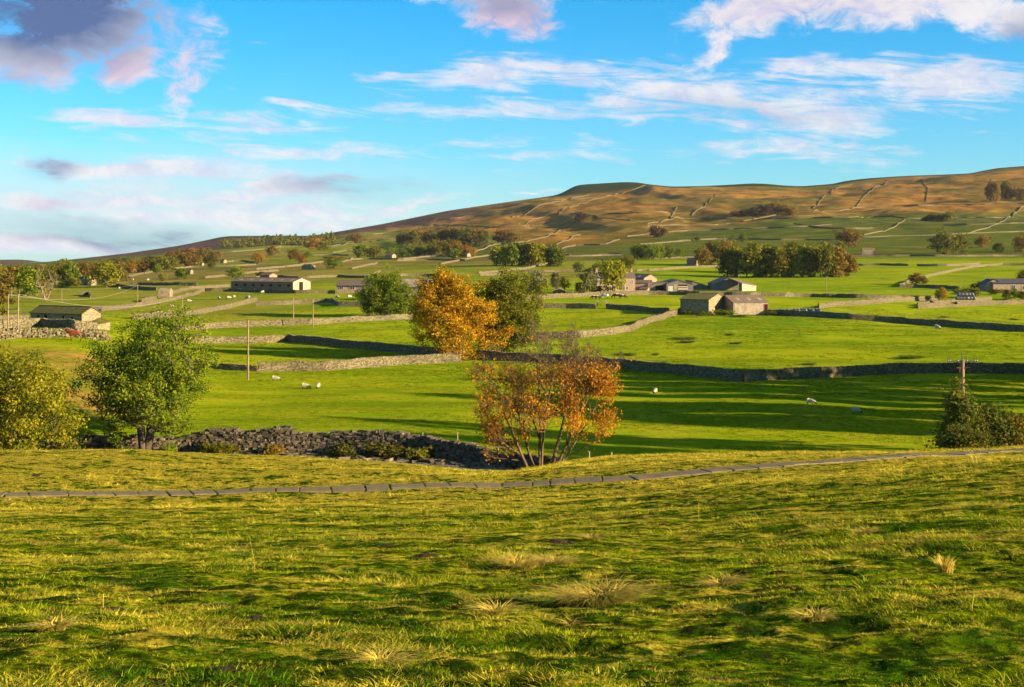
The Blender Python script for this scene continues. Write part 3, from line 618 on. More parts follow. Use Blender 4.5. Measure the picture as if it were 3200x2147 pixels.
def grass():
    rs = np.random.RandomState(21); allX = []; allY = []; allD = []
    for (y0, y1, dens) in ((6.5, 13, 420), (13, 22, 260), (22, 34, 120), (34, 56, 48), (56, 100, 22)):
        area = .5 * (y1 ** 2 - y0 ** 2) * .80 ; n = int(area * dens)
        Y = np.sqrt(rs.uniform(y0 ** 2, y1 ** 2, n)); X = Y * rs.uniform(-.40, .40, n); allX.append(X); allY.append(Y)
    X = np.concatenate(allX); Y = np.concatenate(allY)
    ph = np.interp(X, [p.x for p in PATH], [p.y for p in PATH]); keep = np.abs(Y - ph) > .66
    X, Y = X[keep], Y[keep]
    Z = HT(X, Y) + relief(X, Y)
    cl = fbm(X / 1.7, Y / 1.2, 4) + .5 * fbm(X / 6, Y / 5, 2)
    S = (.55 + 1.1 * smooth(-.2, .45, cl)) * rs.uniform(.65, 1.3, len(X)) * (.9 + .5 * smooth(12, 24, Y) + 1.3 * smooth(22, 60, Y))
    pick = rs.uniform(0, 1, len(X)); tall = smooth(.1, .5, cl)
    g0 = pick < .55; g2 = (pick > .985 - .1 * tall) ; g1 = ~g0 & ~g2
    t0 = tuft_mesh(1, 26, .021, .17, .0026, 1.1); t1 = tuft_mesh(2, 26, .028, .19, .0028, 1.5); t2 = tuft_mesh(3, 30, .052, .15, .0028, 1.3, 0)
    for t in (t0, t1, t2): t.materials.append(M['tuft'])
    scatter('grass', t0, X[g0], Y[g0], Z[g0], S[g0]); scatter('grass', t1, X[g1], Y[g1], Z[g1], S[g1]); scatter('grass', t2, X[g2], Y[g2], Z[g2], S[g2])
    # straw coloured flecks of dead grass, in drifts
    ts = tuft_mesh(5, 34, .034, .13, .0026, 1.8); ts.materials.append(M['straw'])
    k = (fbm(X / 1.1 + 40, Y / .8, 4) + .4 * fbm(X / 7, Y / 5 + 9, 2) > .20 - .15 * smooth(20, 60, Y)) & (pick > .40)
    scatter('grass', ts, X[k] + .03, Y[k], Z[k], S[k] * rs.uniform(.6, 1.5, k.sum()))
    tf = tuft_mesh(9, 12, .12, .40, .022, 1.2); tf.materials.append(M['field'])
    for (y0, y1, dens, sc) in ((128, 236, 3.4, 1.0), (225, 430, .9, 1.7)):
        n = int(.5 * (y1 ** 2 - y0 ** 2) * .78 * dens); Yf = np.sqrt(rs.uniform(y0 ** 2, y1 ** 2, n)); Xf = Yf * rs.uniform(-.38, .39, n); Zf = HT(Xf, Yf); k = (Zf > -19.2) & (fbm(Xf / 9, Yf / 7, 4) > -.12)
        Xf, Yf, Zf = Xf[k], Yf[k], Zf[k]; scatter('grass', tf, Xf, Yf, Zf, rs.uniform(.5, 1.5, len(Xf)) * sc)
    # rank fringe along the brink of the terrace and on the river side
    n = 5200; px = rs.uniform(1650, 3300, n); yb = np.interp(px, [1000, 1500, 1800, 2000, 2800, 3300], [78, 74, 84, 88, 85, 90]); Yf = yb + rs.uniform(-9, 3, n); Xf = (px - 1600) / F * Yf
    k = fbm(Xf / 4, Yf / 3, 3) > .02; Xf, Yf = Xf[k], Yf[k]
    scatter('grass', t2, Xf, Yf, HT(Xf, Yf) + relief(Xf, Yf), rs.uniform(2.4, 6.0, len(Xf)))
grass()
# ------------------------------------------------------------------ trees
def tubes_np(A, B, ra, rb, n):
    d = B - A; ln = np.linalg.norm(d, axis=1, keepdims=True) + 1e-6; d = d / ln
    up = np.where(np.abs(d[:, 2:3]) < .9, np.array([[0, 0, 1.]]), np.array([[1., 0, 0]]))
    a = np.cross(d, up); a /= np.linalg.norm(a, axis=1, keepdims=True) + 1e-9; b = np.cross(d, a)
    t = np.arange(n) * 2 * np.pi / n; c, s = np.cos(t), np.sin(t)
    ring = a[:, None, :] * c[None, :, None] + b[:, None, :] * s[None, :, None]
    V = np.concatenate([A[:, None] + ring * ra[:, None, None], B[:, None] + ring * rb[:, None, None]], 1)
    k = np.arange(n); f = np.stack([k, (k + 1) % n, (k + 1) % n + n, k + n], -1)
    Fq = f[None] + (np.arange(len(A)) * 2 * n)[:, None, None]
    return V.reshape(-1, 3), Fq.reshape(-1, 4)
def leaves_np(C, size, rs, out=None, aspect=.7):
    n = len(C); nrm = rs.normal(size=(n, 3)); nrm[:, 2] += .5
    if out is not None: nrm += out * 1.0
    nrm /= np.linalg.norm(nrm, axis=1, keepdims=True); u = np.cross(nrm, rs.normal(size=(n, 3))); u /= np.linalg.norm(u, axis=1, keepdims=True) + 1e-9; v = np.cross(nrm, u)
    s = size * rs.uniform(.55, 1.25, (n, 1)); h = nrm * s * .18
    V = np.stack([C - u * s, C - v * s * aspect + h, C + u * s, C + v * s * aspect + h], 1)
    return V.reshape(-1, 3), (np.arange(n)[:, None] * 4 + np.arange(4)[None])
def make_tree(seed, H, W, base=.14, natt=260, tips_leaf=12, leaf=.2, spread=.45, trunk_r=.3, top=1.0, wob=.28, lean=(0, 0), stems=1, shell=.5, flat=.0, minr=.012, sides=5, bare=None, gaps=.0, pear=0., mids=2, sidebias=None, mincnt=1, stem_spread=.35, fork=.3):
    rs = np.random.RandomState(seed); cb = base * H; zc = (cb + H * top) / 2; rz = (H * top - cb) / 2
    D = rs.normal(size=(natt * 3, 3)); D /= np.linalg.norm(D, axis=1, keepdims=True)
    rr = shell + (1 - shell) * rs.uniform(0, 1, len(D)) ** .6; rr = np.where(rs.uniform(0, 1, len(D)) < .3, rs.uniform(.15, 1, len(D)), rr)
    el = D[:, 2]; azn = np.arctan2(D[:, 1], D[:, 0])
    env = 1 + wob * (vnoise(np.cos(azn) * 1.4 + seed * 3.1, np.sin(azn) * 1.4 + el * 2.0) + .6 * vnoise(np.cos(azn) * 3.3 + el * 3.7 + seed, np.sin(azn) * 3.3 + seed * 1.7))
    px = 1 + pear * (-el)
    A = np.stack([D[:, 0] * rr * env * W / 2 * px, D[:, 1] * rr * env * W / 2 * px, zc + D[:, 2] * rr * env * rz], -1)
    A[:, 0] += lean[0] * (A[:, 2] / H); A[:, 1] += lean[1] * (A[:, 2] / H)
    if gaps: A = A[(vnoise(A[:, 0] / (W * .13) + seed, A[:, 2] / (W * .13) + A[:, 1] / (W * .2)) > -1 + gaps)]
    A = A[A[:, 2] > cb * .6][:natt]
    nodes = [np.array([0, 0, -.4])]; par = [-1]
    fz = max(H * fork * .5, cb * .8)
    if stems == 1:
        for k in range(1, 7):
            t = k / 6; nodes.append(np.array([lean[0] * t * .3 + rs.normal() * .03 * W * t * .4, lean[1] * t * .3 + rs.normal() * .01 * W * t, fz * 2 * t])); par.append(len(nodes) - 2)
    else:
        for s_ in range(stems):
            a = 6.283 * s_ / stems + rs.uniform(-.3, .3); prev = 0; e = stem_spread * rs.uniform(.6, 1.2)
            for k in range(1, 8):
                t = k / 7; nodes.append(np.array([math.cos(a) * W * .5 * e * (t ** .8) + rs.normal() * .05, math.sin(a) * W * .5 * e * (t ** .8) + rs.normal() * .05, H * .55 * t])); par.append(prev); prev = len(nodes) - 1
    nd = np.zeros((len(nodes) + len(A) * (mids + 1), 3)); nd[:len(nodes)] = nodes; cnt_n = len(nodes)
    order = np.argsort(np.linalg.norm(A - np.array([0, 0, fz]), axis=1)); tips = []; first = 2 if stems == 1 else 3
    for i in order:
        a = A[i]; Q = nd[first:cnt_n]; df = a - Q; d = np.linalg.norm(df, axis=1) + 1.2 * np.maximum(0, Q[:, 2] + flat * d0 - a[2]) if False else np.linalg.norm(df, axis=1) + 1.1 * np.maximum(0, Q[:, 2] - a[2] + .12 * np.hypot(df[:, 0], df[:, 1]))
        j = int(np.argmin(d)) + first; p = nd[j]; prev = j; L_ = np.linalg.norm(a - p)
        for k in range(mids + 1):
            t = (k + 1) / (mids + 1); q = p + (a - p) * t; q = q + rs.normal(size=3) * min(L_, 2.) * .05 * (1 if k < mids else 0); q[2] -= min(L_, 1.2) * .07 * math.sin(math.pi * t)
            nd[cnt_n] = q; par.append(prev); prev = cnt_n; cnt_n += 1
        tips.append(prev)
    par = np.array(par); nd = nd[:cnt_n]; cnt = np.zeros(cnt_n); cnt[tips] += 1
    for i in range(cnt_n - 1, 0, -1): cnt[par[i]] += cnt[i]
    cnt = np.maximum(cnt, .5); r = np.maximum(trunk_r * (cnt / cnt[0]) ** .5, minr)
    e = np.arange(1, cnt_n); e = e[cnt[e] >= mincnt]
    ra = r[par[e]]; ra = np.minimum(ra, r[e] * 1.35); ra[par[e] == 0] *= 1.5
    TV, TF = tubes_np(nd[par[e]], nd[e], ra, r[e], sides)
    tip = nd[tips]; k = tips_leaf; dens = np.full(len(tip), k)
    if bare is not None: dens = (k * bare(tip, H, W)).astype(int)
    idx = np.repeat(np.arange(len(tip)), np.maximum(dens, 0)); C = tip[idx] + rs.normal(size=(len(idx), 3)) * spread * np.array([1, 1, .7])
    out = C - np.array([0, 0, zc]); out /= np.linalg.norm(out, axis=1, keepdims=True) + 1e-6
    LV, LF = leaves_np(C, leaf, rs, out * .5)
    return TV, TF, LV, LF, nd, par, cnt, tips
def hero(name, label, cat, loc, seed, leafmat, bark='bark', rz=0, group=None, top_row=None, **kw):
    if top_row: kw['H'] = -(top_row - V0) / F * loc[1] - loc[2]
    t = make_tree(seed, **kw); e = empty(name, loc, rz); tag(e, label, cat, group)
    link('trunk', np_mesh('trunk', t[0], t[1], True), M[bark], e); link('crown', np_mesh('crown', t[2], t[3]), LEAF[leafmat], e); return e, t

# --- the near trees
hero('tree', 'tall yellow green sycamore with split trunk in front of the river wall, left side', 'tree', AtY(452, 138.5) + Vector((0, 0, .4)), 4, 'yg', H=13.9, W=11.4, base=.14, natt=760, tips_leaf=66, leaf=.115, spread=.42, trunk_r=.70, stems=3, wob=.40, gaps=.12, stem_spread=.30, pear=.10)
hero('tree', 'golden leaved bushy tree cut off by the left edge of the photo', 'tree', AtY(22, 130) + Vector((0, 0, .6)), 9, 'gold', H=11.3, W=11.4, base=.02, natt=700, tips_leaf=60, leaf=.125, spread=.44, trunk_r=.4, wob=.36, pear=.12, stems=3, stem_spread=.5)
hero('tree', 'big copper orange beech in the middle of the fields beside the green one', 'tree', AtY(1450, 258), 15, 'orange', H=17.6, W=13.4, base=.04, natt=620, tips_leaf=66, leaf=.185, spread=.58, trunk_r=.50, wob=.40, gaps=.25, pear=.22, lean=(-4.4, 0), rz=0)
hero('tree', 'broad yellow green tree just right of the copper orange one', 'tree', AtY(1572, 267), 22, 'olive', H=15.6, W=12.6, base=.03, natt=600, tips_leaf=64, leaf=.185, spread=.58, trunk_r=.45, wob=.36, gaps=.22, lean=(.6, 0), stems=2, stem_spread=.25)
hero('tree', 'round green tree in front of the grey roofed bungalow beyond the walls', 'tree', AtY(1205, 402), 31, 'yg', H=12.6, W=14.6, base=.0, natt=420, tips_leaf=60, leaf=.23, spread=.62, trunk_r=.4, wob=.36, gaps=.15, pear=.1)
# --- thin autumn tree by the river: several stems, fine twigs, few leaves
def autumn():
    loc = AtY(1690, 119) + Vector((0, 0, -.15)); e = empty('tree', loc); tag(e, 'half bare tree with orange leaves and several thin stems by the river', 'tree')
    rs = np.random.RandomState(12); SA, SB, RA, RB, TP, TD = [], [], [], [], [], []
    def grow(p, d, L_, r, dep):
        n = 7 if dep == 0 else (5 if dep == 1 else 4); nch = [9, 7, 5, 4][dep] if dep < 4 else 0; at = sorted(rs.uniform(.22 if dep else .28, .97, nch)); q = p; pos = [p]; dirs = [d]
        for i in range(n):
            d = d + rs.normal(size=3) * (.05 if dep == 0 else .10) + np.array([0, 0, .055 if dep < 2 else .03]); d = d / np.linalg.norm(d); q2 = q + d * L_ / n
            r1 = r * (1 - .80 * i / n); r2 = r * (1 - .80 * (i + 1) / n); SA.append(q); SB.append(q2); RA.append(max(r1, .010)); RB.append(max(r2, .008)); q = q2; pos.append(q); dirs.append(d)
        if dep >= 3 or nch == 0:
            TP.append(q); TD.append(d); TP.append((q + p) / 2); TD.append(d)
        if nch == 0: return
        for t in at:
            k = min(int(t * n), n - 1); f = t * n - k; pp = pos[k] * (1 - f) + pos[k + 1] * f; dd = dirs[k + 1]; a = rs.normal(size=3); a -= dd * a.dot(dd); a /= np.linalg.norm(a)
            ang = rs.uniform(.45, .95) * (1.0 if dep else .85); nd = dd * math.cos(ang) + a * math.sin(ang); 
            if nd[2] < -.15: nd[2] *= -.3
            grow(pp, nd / np.linalg.norm(nd), L_ * rs.uniform(.38, .60) * (1.15 - .50 * t), r * (1 - .80 * t) * .62, dep + 1)
    for (bx, by, dx, dz, L_, r) in ((-.55, 0, -.66, 1, 9.4, .16), (-.35, .15, -.30, 1, 9.8, .17), (-.15, -.1, -.10, 1, 10.9, .19), (.05, .1, .05, 1, 10.9, .15), (.75, 0, .22, 1, 10.9, .24), (.95, .1, .50, 1, 9.9, .17), (-.6, .1, -.80, 1.0, 6.2, .11), (.9, -.1, .70, .95, 8.2, .13)):
        d = np.array([dx, rs.uniform(-.3, .3), dz]); grow(np.array([bx, by, -.3]), d / np.linalg.norm(d), L_, r, 0)
    SA_, SB_, RA_, RB_ = map(np.array, (SA, SB, RA, RB)); th = RA_ > .02
    V1, F1 = tubes_np(SA_[th], SB_[th], RA_[th], RB_[th], 6); link('trunk', np_mesh('trunk', V1, F1, True), M['bark_lit'], e)
    V2, F2 = tubes_np(SA_[~th], SB_[~th], RA_[~th], RB_[~th], 3); link('twigs', np_mesh('twigs', V2, F2), M['twig'], e)
    P = np.array(TP); x = P[:, 0]; z = P[:, 2]
    cl = vnoise(x / 1.0 + 3, z / .8 + P[:, 1]) ; w = .50 + .48 * smooth(-2., 2.5, x) * smooth(9.8, 8.2, z) + .25 * smooth(7.5, 5.5, z); w = np.where(z > 9.6, .03, w) * smooth(-.95, .0, cl + .25) * (1 - .75 * smooth(-1.5, -3.2, x) * smooth(4.6, 3.2, z))
    cnt = rs.poisson(w * .82); idx = np.repeat(np.arange(len(P)), cnt); C = P[idx] + rs.normal(size=(len(idx), 3)) * .30; V, Fq = leaves_np(C, .12, rs); link('crown', np_mesh('crown', V, Fq), LEAF['amber'], e)
    e.scale = (.90, .95, 1.0)
autumn()
# --- shrubs at the right brink
hero('shrub', 'slender dark shrub in front of the telegraph pole at the right', 'shrub', AtY(3005, 97) + Vector((0, 0, .2)), 51, 'dark', top_row=1215, W=2.9, base=.02, natt=240, tips_leaf=26, leaf=.13, spread=.30, trunk_r=.16, wob=.40, pear=.35)
hero('bush', 'dark rounded thorn bush right of the telegraph pole', 'bush', AtY(3098, 97.5) + Vector((0, 0, .2)), 52, 'dark', top_row=1272, W=4.2, base=.0, natt=300, tips_leaf=30, leaf=.12, spread=.32, trunk_r=.18, wob=.25)
hero('bush', 'orange tinted thorn bush at the very right edge of the photo', 'bush', AtY(3190, 98) + Vector((0, 0, .2)), 53, 'rust', top_row=1312, W=4.0, base=.0, natt=260, tips_leaf=30, leaf=.12, spread=.32, trunk_r=.18, wob=.25)
hero('bush', 'low dark shrub at the foot of the telegraph pole', 'bush', AtY(3010, 92) + Vector((0, 0, 0)), 54, 'dark', H=2.0, W=2.6, base=.0, natt=120, tips_leaf=22, leaf=.10, spread=.25, trunk_r=.06, wob=.3)

# --- far trees: shape variants shared between copies
SHAPES = {}
def far_shape(kind, var, fam):
    key = (kind, var, fam)
    if key in SHAPES: return SHAPES[key]
    if fam == 'round': kw = dict(H=10, W=10.5, base=.05, natt=120, tips_leaf=18, leaf=.42, spread=.62, wob=.36, pear=.1, gaps=.1)
    elif fam == 'tall': kw = dict(H=10, W=6.0, base=.0, natt=110, tips_leaf=17, leaf=.40, spread=.55, wob=.34, pear=.05)
    elif fam == 'low': kw = dict(H=10, W=17, base=.0, natt=90, tips_leaf=17, leaf=.75, spread=1.0, wob=.36)
    t = make_tree(100 + var * 7 + {'round': 0, 'tall': 1, 'low': 2}[fam], trunk_r=.30, sides=4, mids=1, mincnt=3, minr=.05, fork=.35, **kw)
    a = np_mesh('trunk', t[0], t[1]); a.materials.append(M['bark']); b = np_mesh('crown', t[2], t[3]); b.materials.append(LEAF[kind]); SHAPES[key] = (a, b); return SHAPES[key]
_tc = [0]
def tree(px, vb, top, wpx, kind, label, fam='round', group=None, Y=None, cat='tree', name='tree'):
    p = AtY(px, Y) if (Y and Y < 380) else Pt(px, vb, 300 if vb < 960 else 200); _tc[0] += 1; rr = random.Random(_tc[0] * 13)
    H = ((V0 - top) / F * p.y) - p.z; Wm = wpx / F * p.y; a, b = far_shape(kind, _tc[0] % 4, fam)
    W0 = {'round': 10.5, 'tall': 6.0, 'low': 17}[fam]
    e = empty(name, p, rr.uniform(0, 6.28)); tag(e, label, cat, group); H = max(H, .45); e.scale = (Wm / W0 * 1.08, Wm / W0 * 1.08, H / 9.9)
    link('trunk', a, None, e); link('crown', b, None, e); return e
T = tree
EDGE = 'trees along the left edge of the dale'
T(-30, 985, 878, 120, 'brown', 'orange brown tree cut off by the left edge behind the paired poles', Y=395)
T(45, 905, 828, 90, 'brown', 'russet tree behind the twin poles at the far left', Y=620)
T(2, 900, 835, 80, 'olive', 'dull olive tree at the left margin behind the russet one', Y=700)
T(88, 925, 833, 72, 'yg', 'tall green tree left of the bare pale tree', 'tall', Y=560)
T(112, 915, 845, 46, 'olive', 'narrow olive tree touching the tall green tree left of the bare one', 'tall', Y=590)
T(160, 885, 832, 60, 'dark', 'dark tree behind the bare pale tree', Y=760)
T(197, 880, 812, 44, 'olive', 'tall olive tree with a pointed top left of the rounded orange one', 'tall', Y=760)
T(222, 885, 816, 52, 'green', 'green tree tucked between two orange ones behind the far stone house', Y=770)
T(255, 880, 818, 62, 'brown', 'rounded orange brown tree above the far stone house roof', Y=740)
T(190, 900, 872, 60, 'green', 'low green thicket behind the bare pale tree', 'low', Y=640, cat='thicket', name='thicket')
T(228, 895, 868, 50, 'olive', 'low olive thicket left of the far stone house', 'low', Y=640, cat='thicket', name='thicket')
T(333, 897, 812, 100, 'olive', 'large spreading olive and orange tree right of the far stone house', Y=600)
T(382, 880, 845, 40, 'brown', 'small brown tree leaning on the large spreading one', Y=640)
T(318, 850, 816, 60, 'brown', 'brown tree just showing behind the large spreading one', Y=900)
T(365, 838, 806, 60, 'dark', 'dark green tree left of the far slate roof', Y=1200)
T(400, 832, 804, 60, 'green', 'green tree in the belt above the far slate roof', Y=1250)
T(375, 850, 820, 40, 'brown', 'brown tree touching the left end of the far slate roof', Y=1100)
T(412, 852, 822, 34, 'rust', 'rusty tree behind the far slate roof', Y=1120)
T(445, 850, 812, 58, 'brown', 'wide brown tree right of the far slate roof', Y=1050)
T(490, 848, 797, 60, 'olive', 'taller olive tree right of the wide brown one', Y=1060)
T(518, 835, 803, 40, 'green', 'green tree right of the taller olive one', Y=1150)
T(490, 856, 824, 28, 'yg', 'small bright green tree below the taller olive one', Y=980)
T(470, 822, 800, 50, 'dark', 'dark tree in the far belt behind the taller olive one', Y=1500)
T(545, 832, 797, 56, 'dark', 'dark tree at the left end of the russet clump', Y=1300)
T(588, 834, 789, 84, 'brown', 'large russet dome tree in the far clump', Y=1200)
T(562, 800, 778, 40, 'brown', 'brown tree on the ridge above the russet dome', Y=1700)
T(600, 798, 775, 44, 'rust', 'rusty tree on the ridge above the russet dome', Y=1750)
T(640, 796, 773, 50, 'brown', 'brown tree at the right end of the ridge belt', Y=1800)
T(655, 828, 794, 44, 'dark', 'dark tree between the two tiny lit barns at left', Y=1250)
T(672, 822, 803, 24, 'brown', 'small brown tree beside the tiny lit barn at left', Y=1250)
T(659, 838, 816, 22, 'yg', 'tiny round green tree beside the tiny lit barn at left', Y=1050)
T(568, 872, 838, 48, 'yg', 'round light green tree left of the tiny gabled barn in the pasture', Y=760)
T(508, 879, 853, 28, 'olive', 'small solitary olive bush in the pasture left of the light green tree', Y=720)
T(557, 884, 880, 24, 'dark', 'low dark bush by the wall in the left pasture', 'low', Y=650, cat='bush', name='bush')
T(737, 872, 832, 46, 'yg', 'pale green tree directly behind the left end of the long brown shed', Y=680)
T(850, 798, 767, 42, 'brown', 'brown tree with rounded head, top left of the mid dale', Y=1500)
T(808, 822, 789, 42, 'rust', 'rusty round tree at the far left of the mid dale', Y=1250)
T(918, 812, 776, 42, 'brown', 'brown tree left of the small red one', Y=1350)
T(942, 826, 792, 26, 'rust', 'small red brown tree in the mid dale', Y=1150)
T(962, 806, 786, 30, 'green', 'low green tree right of the small red one', Y=1400)
T(983, 784, 744, 62, 'rust', 'largest red brown tree of the upper left dale', Y=1700)
T(1012, 784, 752, 46, 'olive', 'olive green tree joined to the largest red brown one', Y=1720)
T(1110, 760, 731, 48, 'brown', 'lone brown tree on the moor edge above the dale', Y=2000)
T(1128, 806, 762, 54, 'green', 'green tree of the pair left of the tiny twin barns', Y=1350)
T(1170, 808, 767, 50, 'olive', 'golden olive tree of the pair left of the tiny twin barns', Y=1330)
T(1128, 806, 780, 26, 'olive', 'small olive tree between the pair left of the tiny twin barns', Y=1300)
T(1043, 840, 806, 48, 'green', 'flat topped green hawthorn alone in the mid dale', Y=1020)
T(1040, 812, 800, 60, 'brown', 'low brown scrub above the flat topped hawthorn', 'low', Y=1350, cat='scrub', name='scrub')
T(1416, 811, 774, 48, 'yg', 'round bright green tree under the lower hill wood', Y=1130)
T(1568, 762, 717, 62, 'brown', 'broad brown tree right of the upper hill wood', Y=1800)
T(1600, 760, 722, 44, 'brown', 'smaller brown tree beside the broad one right of the upper hill wood', Y=1810)
T(815, 868, 848, 34, 'dark', 'dark tree behind the stone barn on the long brown shed', Y=780)
T(1807, 852, 818, 34, 'green', 'small dark green tree above the farm garden', Y=780)
T(1680, 916, 843, 62, 'sage', 'pale grey green willow left of the farm', Y=540)
T(1655, 918, 862, 46, 'olive', 'olive thicket at the left end of the farm garden', Y=530)
T(1682, 914, 868, 28, 'orange', 'small orange tree in front of the pale grey green willow', Y=520)
T(1738, 906, 846, 36, 'sage', 'thin pale tree in the middle of the farm garden', 'tall', Y=540)
T(1765, 908, 856, 28, 'olive', 'slim olive tree in the farm garden', 'tall', Y=535)
T(1836, 917, 840, 42, 'sage', 'tall pale willow left of the farmhouse chimney', 'tall', Y=525)
T(1812, 915, 880, 34, 'olive', 'bushy olive shrub below the tall pale willow', Y=510)
T(1857, 916, 885, 20, 'dark', 'left one of two dark conical garden evergreens', 'tall', Y=505)
T(1874, 916, 889, 19, 'dark', 'right one of two dark conical garden evergreens', 'tall', Y=503)
T(1866, 858, 820, 36, 'green', 'dark green tree behind the farmhouse chimney', Y=760)
T(1915, 916, 808, 96, 'gold', 'big yellow green tree standing before the farmhouse', Y=520)
T(1962, 842, 798, 48, 'olive', 'olive tree on the bank behind the big yellow green tree', Y=830)
T(2055, 742, 706, 60, 'moor', 'dome shaped thorn scrub alone on the lower moor', 'low', Y=1550, cat='scrub', name='scrub')
T(2322, 757, 726, 22, 'green', 'lone green tree on the wall line above the big copse', Y=1330)
T(2178, 752, 740, 22, 'dark', 'tiny dark bush on the wall line left of the lone green tree', Y=1330, cat='bush', name='bush')
T(2652, 776, 713, 74, 'brown', 'large brown tree on the bank above the right end of the copse', Y=1130)
T(2628, 790, 752, 34, 'olive', 'smaller olive tree under the large brown one on the bank', Y=1100)
T(2950, 797, 720, 74, 'dark', 'left half dark tree of the big pair under the right moor', Y=1080)
T(2998, 795, 728, 60, 'olive', 'right half olive tree of the big pair under the right moor', Y=1085)
T(3070, 775, 734, 48, 'brown', 'grey brown tree right of the big pair', Y=1250)
T(3118, 788, 758, 34, 'green', 'small green tree right of the grey brown one', Y=1120)
T(3192, 788, 735, 44, 'brown', 'brown tree at the right edge under the moor', Y=1100)
T(2862, 890, 852, 46, 'brown', 'wind bent thorn tree on the lit wall at the right', Y=560)
T(2888, 890, 862, 26, 'olive', 'thin thorn bush beside the wind bent one', Y=560)
T(2945, 940, 892, 24, 'orange', 'narrow orange topped tree left of the wrapped bales', 'tall', Y=470)
T(2934, 942, 902, 22, 'dark', 'dark shrub hugging the narrow orange topped tree', Y=465, cat='shrub', name='shrub')
T(3198, 900, 842, 36, 'dark', 'dark conifer behind the right end of the bungalow', 'tall', Y=640)
T(3063, 907, 880, 30, 'dark', 'dark garden bush at the left gable of the bungalow', Y=475, cat='bush', name='bush')
T(3040, 906, 886, 16, 'green', 'small green bush left of the dark one at the bungalow', Y=480, cat='bush', name='bush')
T(3110, 920, 903, 44, 'dark', 'low dark bush below the bungalow gable window', Y=445, cat='bush', name='bush')
T(3145, 938, 902, 30, 'dark', 'dark round bush in the middle of the bungalow garden', Y=430, cat='bush', name='bush')
T(3172, 935, 900, 30, 'green', 'green bush right of the middle garden bush', Y=432, cat='bush', name='bush')
T(3197, 938, 908, 34, 'olive', 'olive bush at the right end of the bungalow garden', Y=428, cat='bush', name='bush')
T(3020, 930, 900, 84, 'dark', 'clipped dark hedge above the wrapped bales', 'low', Y=452, cat='hedge', name='hedge')
ORD = ['leftmost', 'second', 'third', 'fourth', 'fifth', 'sixth', 'seventh', 'eighth', 'ninth', 'tenth', 'eleventh', 'twelfth', 'thirteenth', 'fourteenth', 'fifteenth', 'sixteenth', 'seventeenth', 'eighteenth', 'nineteenth', 'twentieth']
CN = {'yg': 'yellow green', 'gold': 'golden', 'green': 'green', 'dark': 'dark', 'olive': 'olive', 'brown': 'brown', 'rust': 'rusty', 'moor': 'purple brown', 'orange': 'orange', 'sage': 'pale green'}
def grove(x0, x1, vb, top, n, kinds, where, group, Yr, wpx, fam='round', seed=1):
    rr = random.Random(seed)
    for i in range(n):
        px = x0 + (x1 - x0) * (i + .5) / n + rr.uniform(-.2, .2) * (x1 - x0) / n; f = i / (n - 1)
        k = kinds[int(f * len(kinds) * .999)] if rr.random() < .7 else rr.choice(kinds)
        tp = top(px) if callable(top) else top
        T(px, vb + rr.uniform(-3, 2), tp + rr.uniform(-5, 5), wpx * rr.uniform(.85, 1.2), k, '%s tree, %s from left %s' % (CN[k], ORD[i], where), fam, group, Y=rr.uniform(*Yr))
grove(2262, 2660, 865, lambda p: np.interp(p, [2262, 2330, 2500, 2600, 2660], [772, 766, 762, 765, 800]), 14, ['dark', 'olive', 'olive', 'dark', 'olive', 'gold', 'brown'], 'in the front row of the copse', 'trees in the big copse behind the sheds', (690, 735), 52, 'tall', 3)
grove(2280, 2640, 853, lambda p: np.interp(p, [2280, 2400, 2600, 2640], [765, 768, 764, 785]), 9, ['dark', 'brown', 'olive', 'brown'], 'in the back row of the copse', 'trees in the back of the big copse', (760, 800), 54, 'round', 4)
grove(2185, 2300, 830, lambda p: np.interp(p, [2185, 2230, 2300], [775, 750, 752]), 5, ['dark', 'dark', 'brown'], 'in the dark clump beside the copse', 'trees in the dark clump beside the copse', (880, 930), 44, 'round', 5)
grove(1236, 1520, 768, lambda p: np.interp(p, [1236, 1290, 1400, 1470, 1520], [742, 720, 710, 708, 722]), 13, ['dark', 'brown', 'dark', 'dark', 'dark', 'brown'], 'in the upper wood on the hill', 'trees in the upper hill wood', (1700, 1850), 34, 'round', 6)
grove(1215, 1350, 802, lambda p: np.interp(p, [1215, 1350], [776, 762]), 8, ['green', 'green', 'dark'], 'in the dark green part of the lower wood', 'dark green trees in the lower hill wood', (1330, 1420), 26, 'round', 7)
grove(1350, 1478, 800, lambda p: np.interp(p, [1350, 1400, 1440, 1478], [752, 748, 757, 775]), 7, ['brown', 'dark', 'brown', 'rust'], 'in the brown part of the lower wood', 'brown trees in the lower hill wood', (1330, 1420), 36, 'round', 8)
grove(1540, 1752, 832, lambda p: np.interp(p, [1540, 1600, 1700, 1752], [768, 758, 758, 778]), 9, ['gold', 'yg', 'olive', 'gold', 'green'], 'in the yellow green grove below the moor', 'trees in the yellow green grove', (960, 1010), 42, 'tall', 9)
grove(1980, 2096, 810, lambda p: np.interp(p, [1980, 2030, 2096], [768, 760, 765]), 5, ['yg', 'yg', 'green'], 'in the light green grove above the farm', 'trees in the light green grove above the farm', (1040, 1090), 40, 'round', 10)
T(2122, 800, 776, 30, 'yg', 'lone light green tree right of the grove above the farm', Y=1080)
grove(2290, 2485, 674, lambda p: np.interp(p, [2290, 2360, 2430, 2485], [660, 646, 632, 650]), 12, ['moor', 'moor', 'brown'], 'in the purple brown scrub high on the moor', 'scrub trees high on the moor', (2100, 2250), 32, 'round', 11)
grove(3085, 3205, 628, lambda p: np.interp(p, [3085, 3140, 3205], [572, 566, 590]), 6, ['moor', 'dark', 'brown'], 'in the clump at the top right of the moor', 'scrub trees at the top right of the moor', (2300, 2450), 34, 'round', 12)
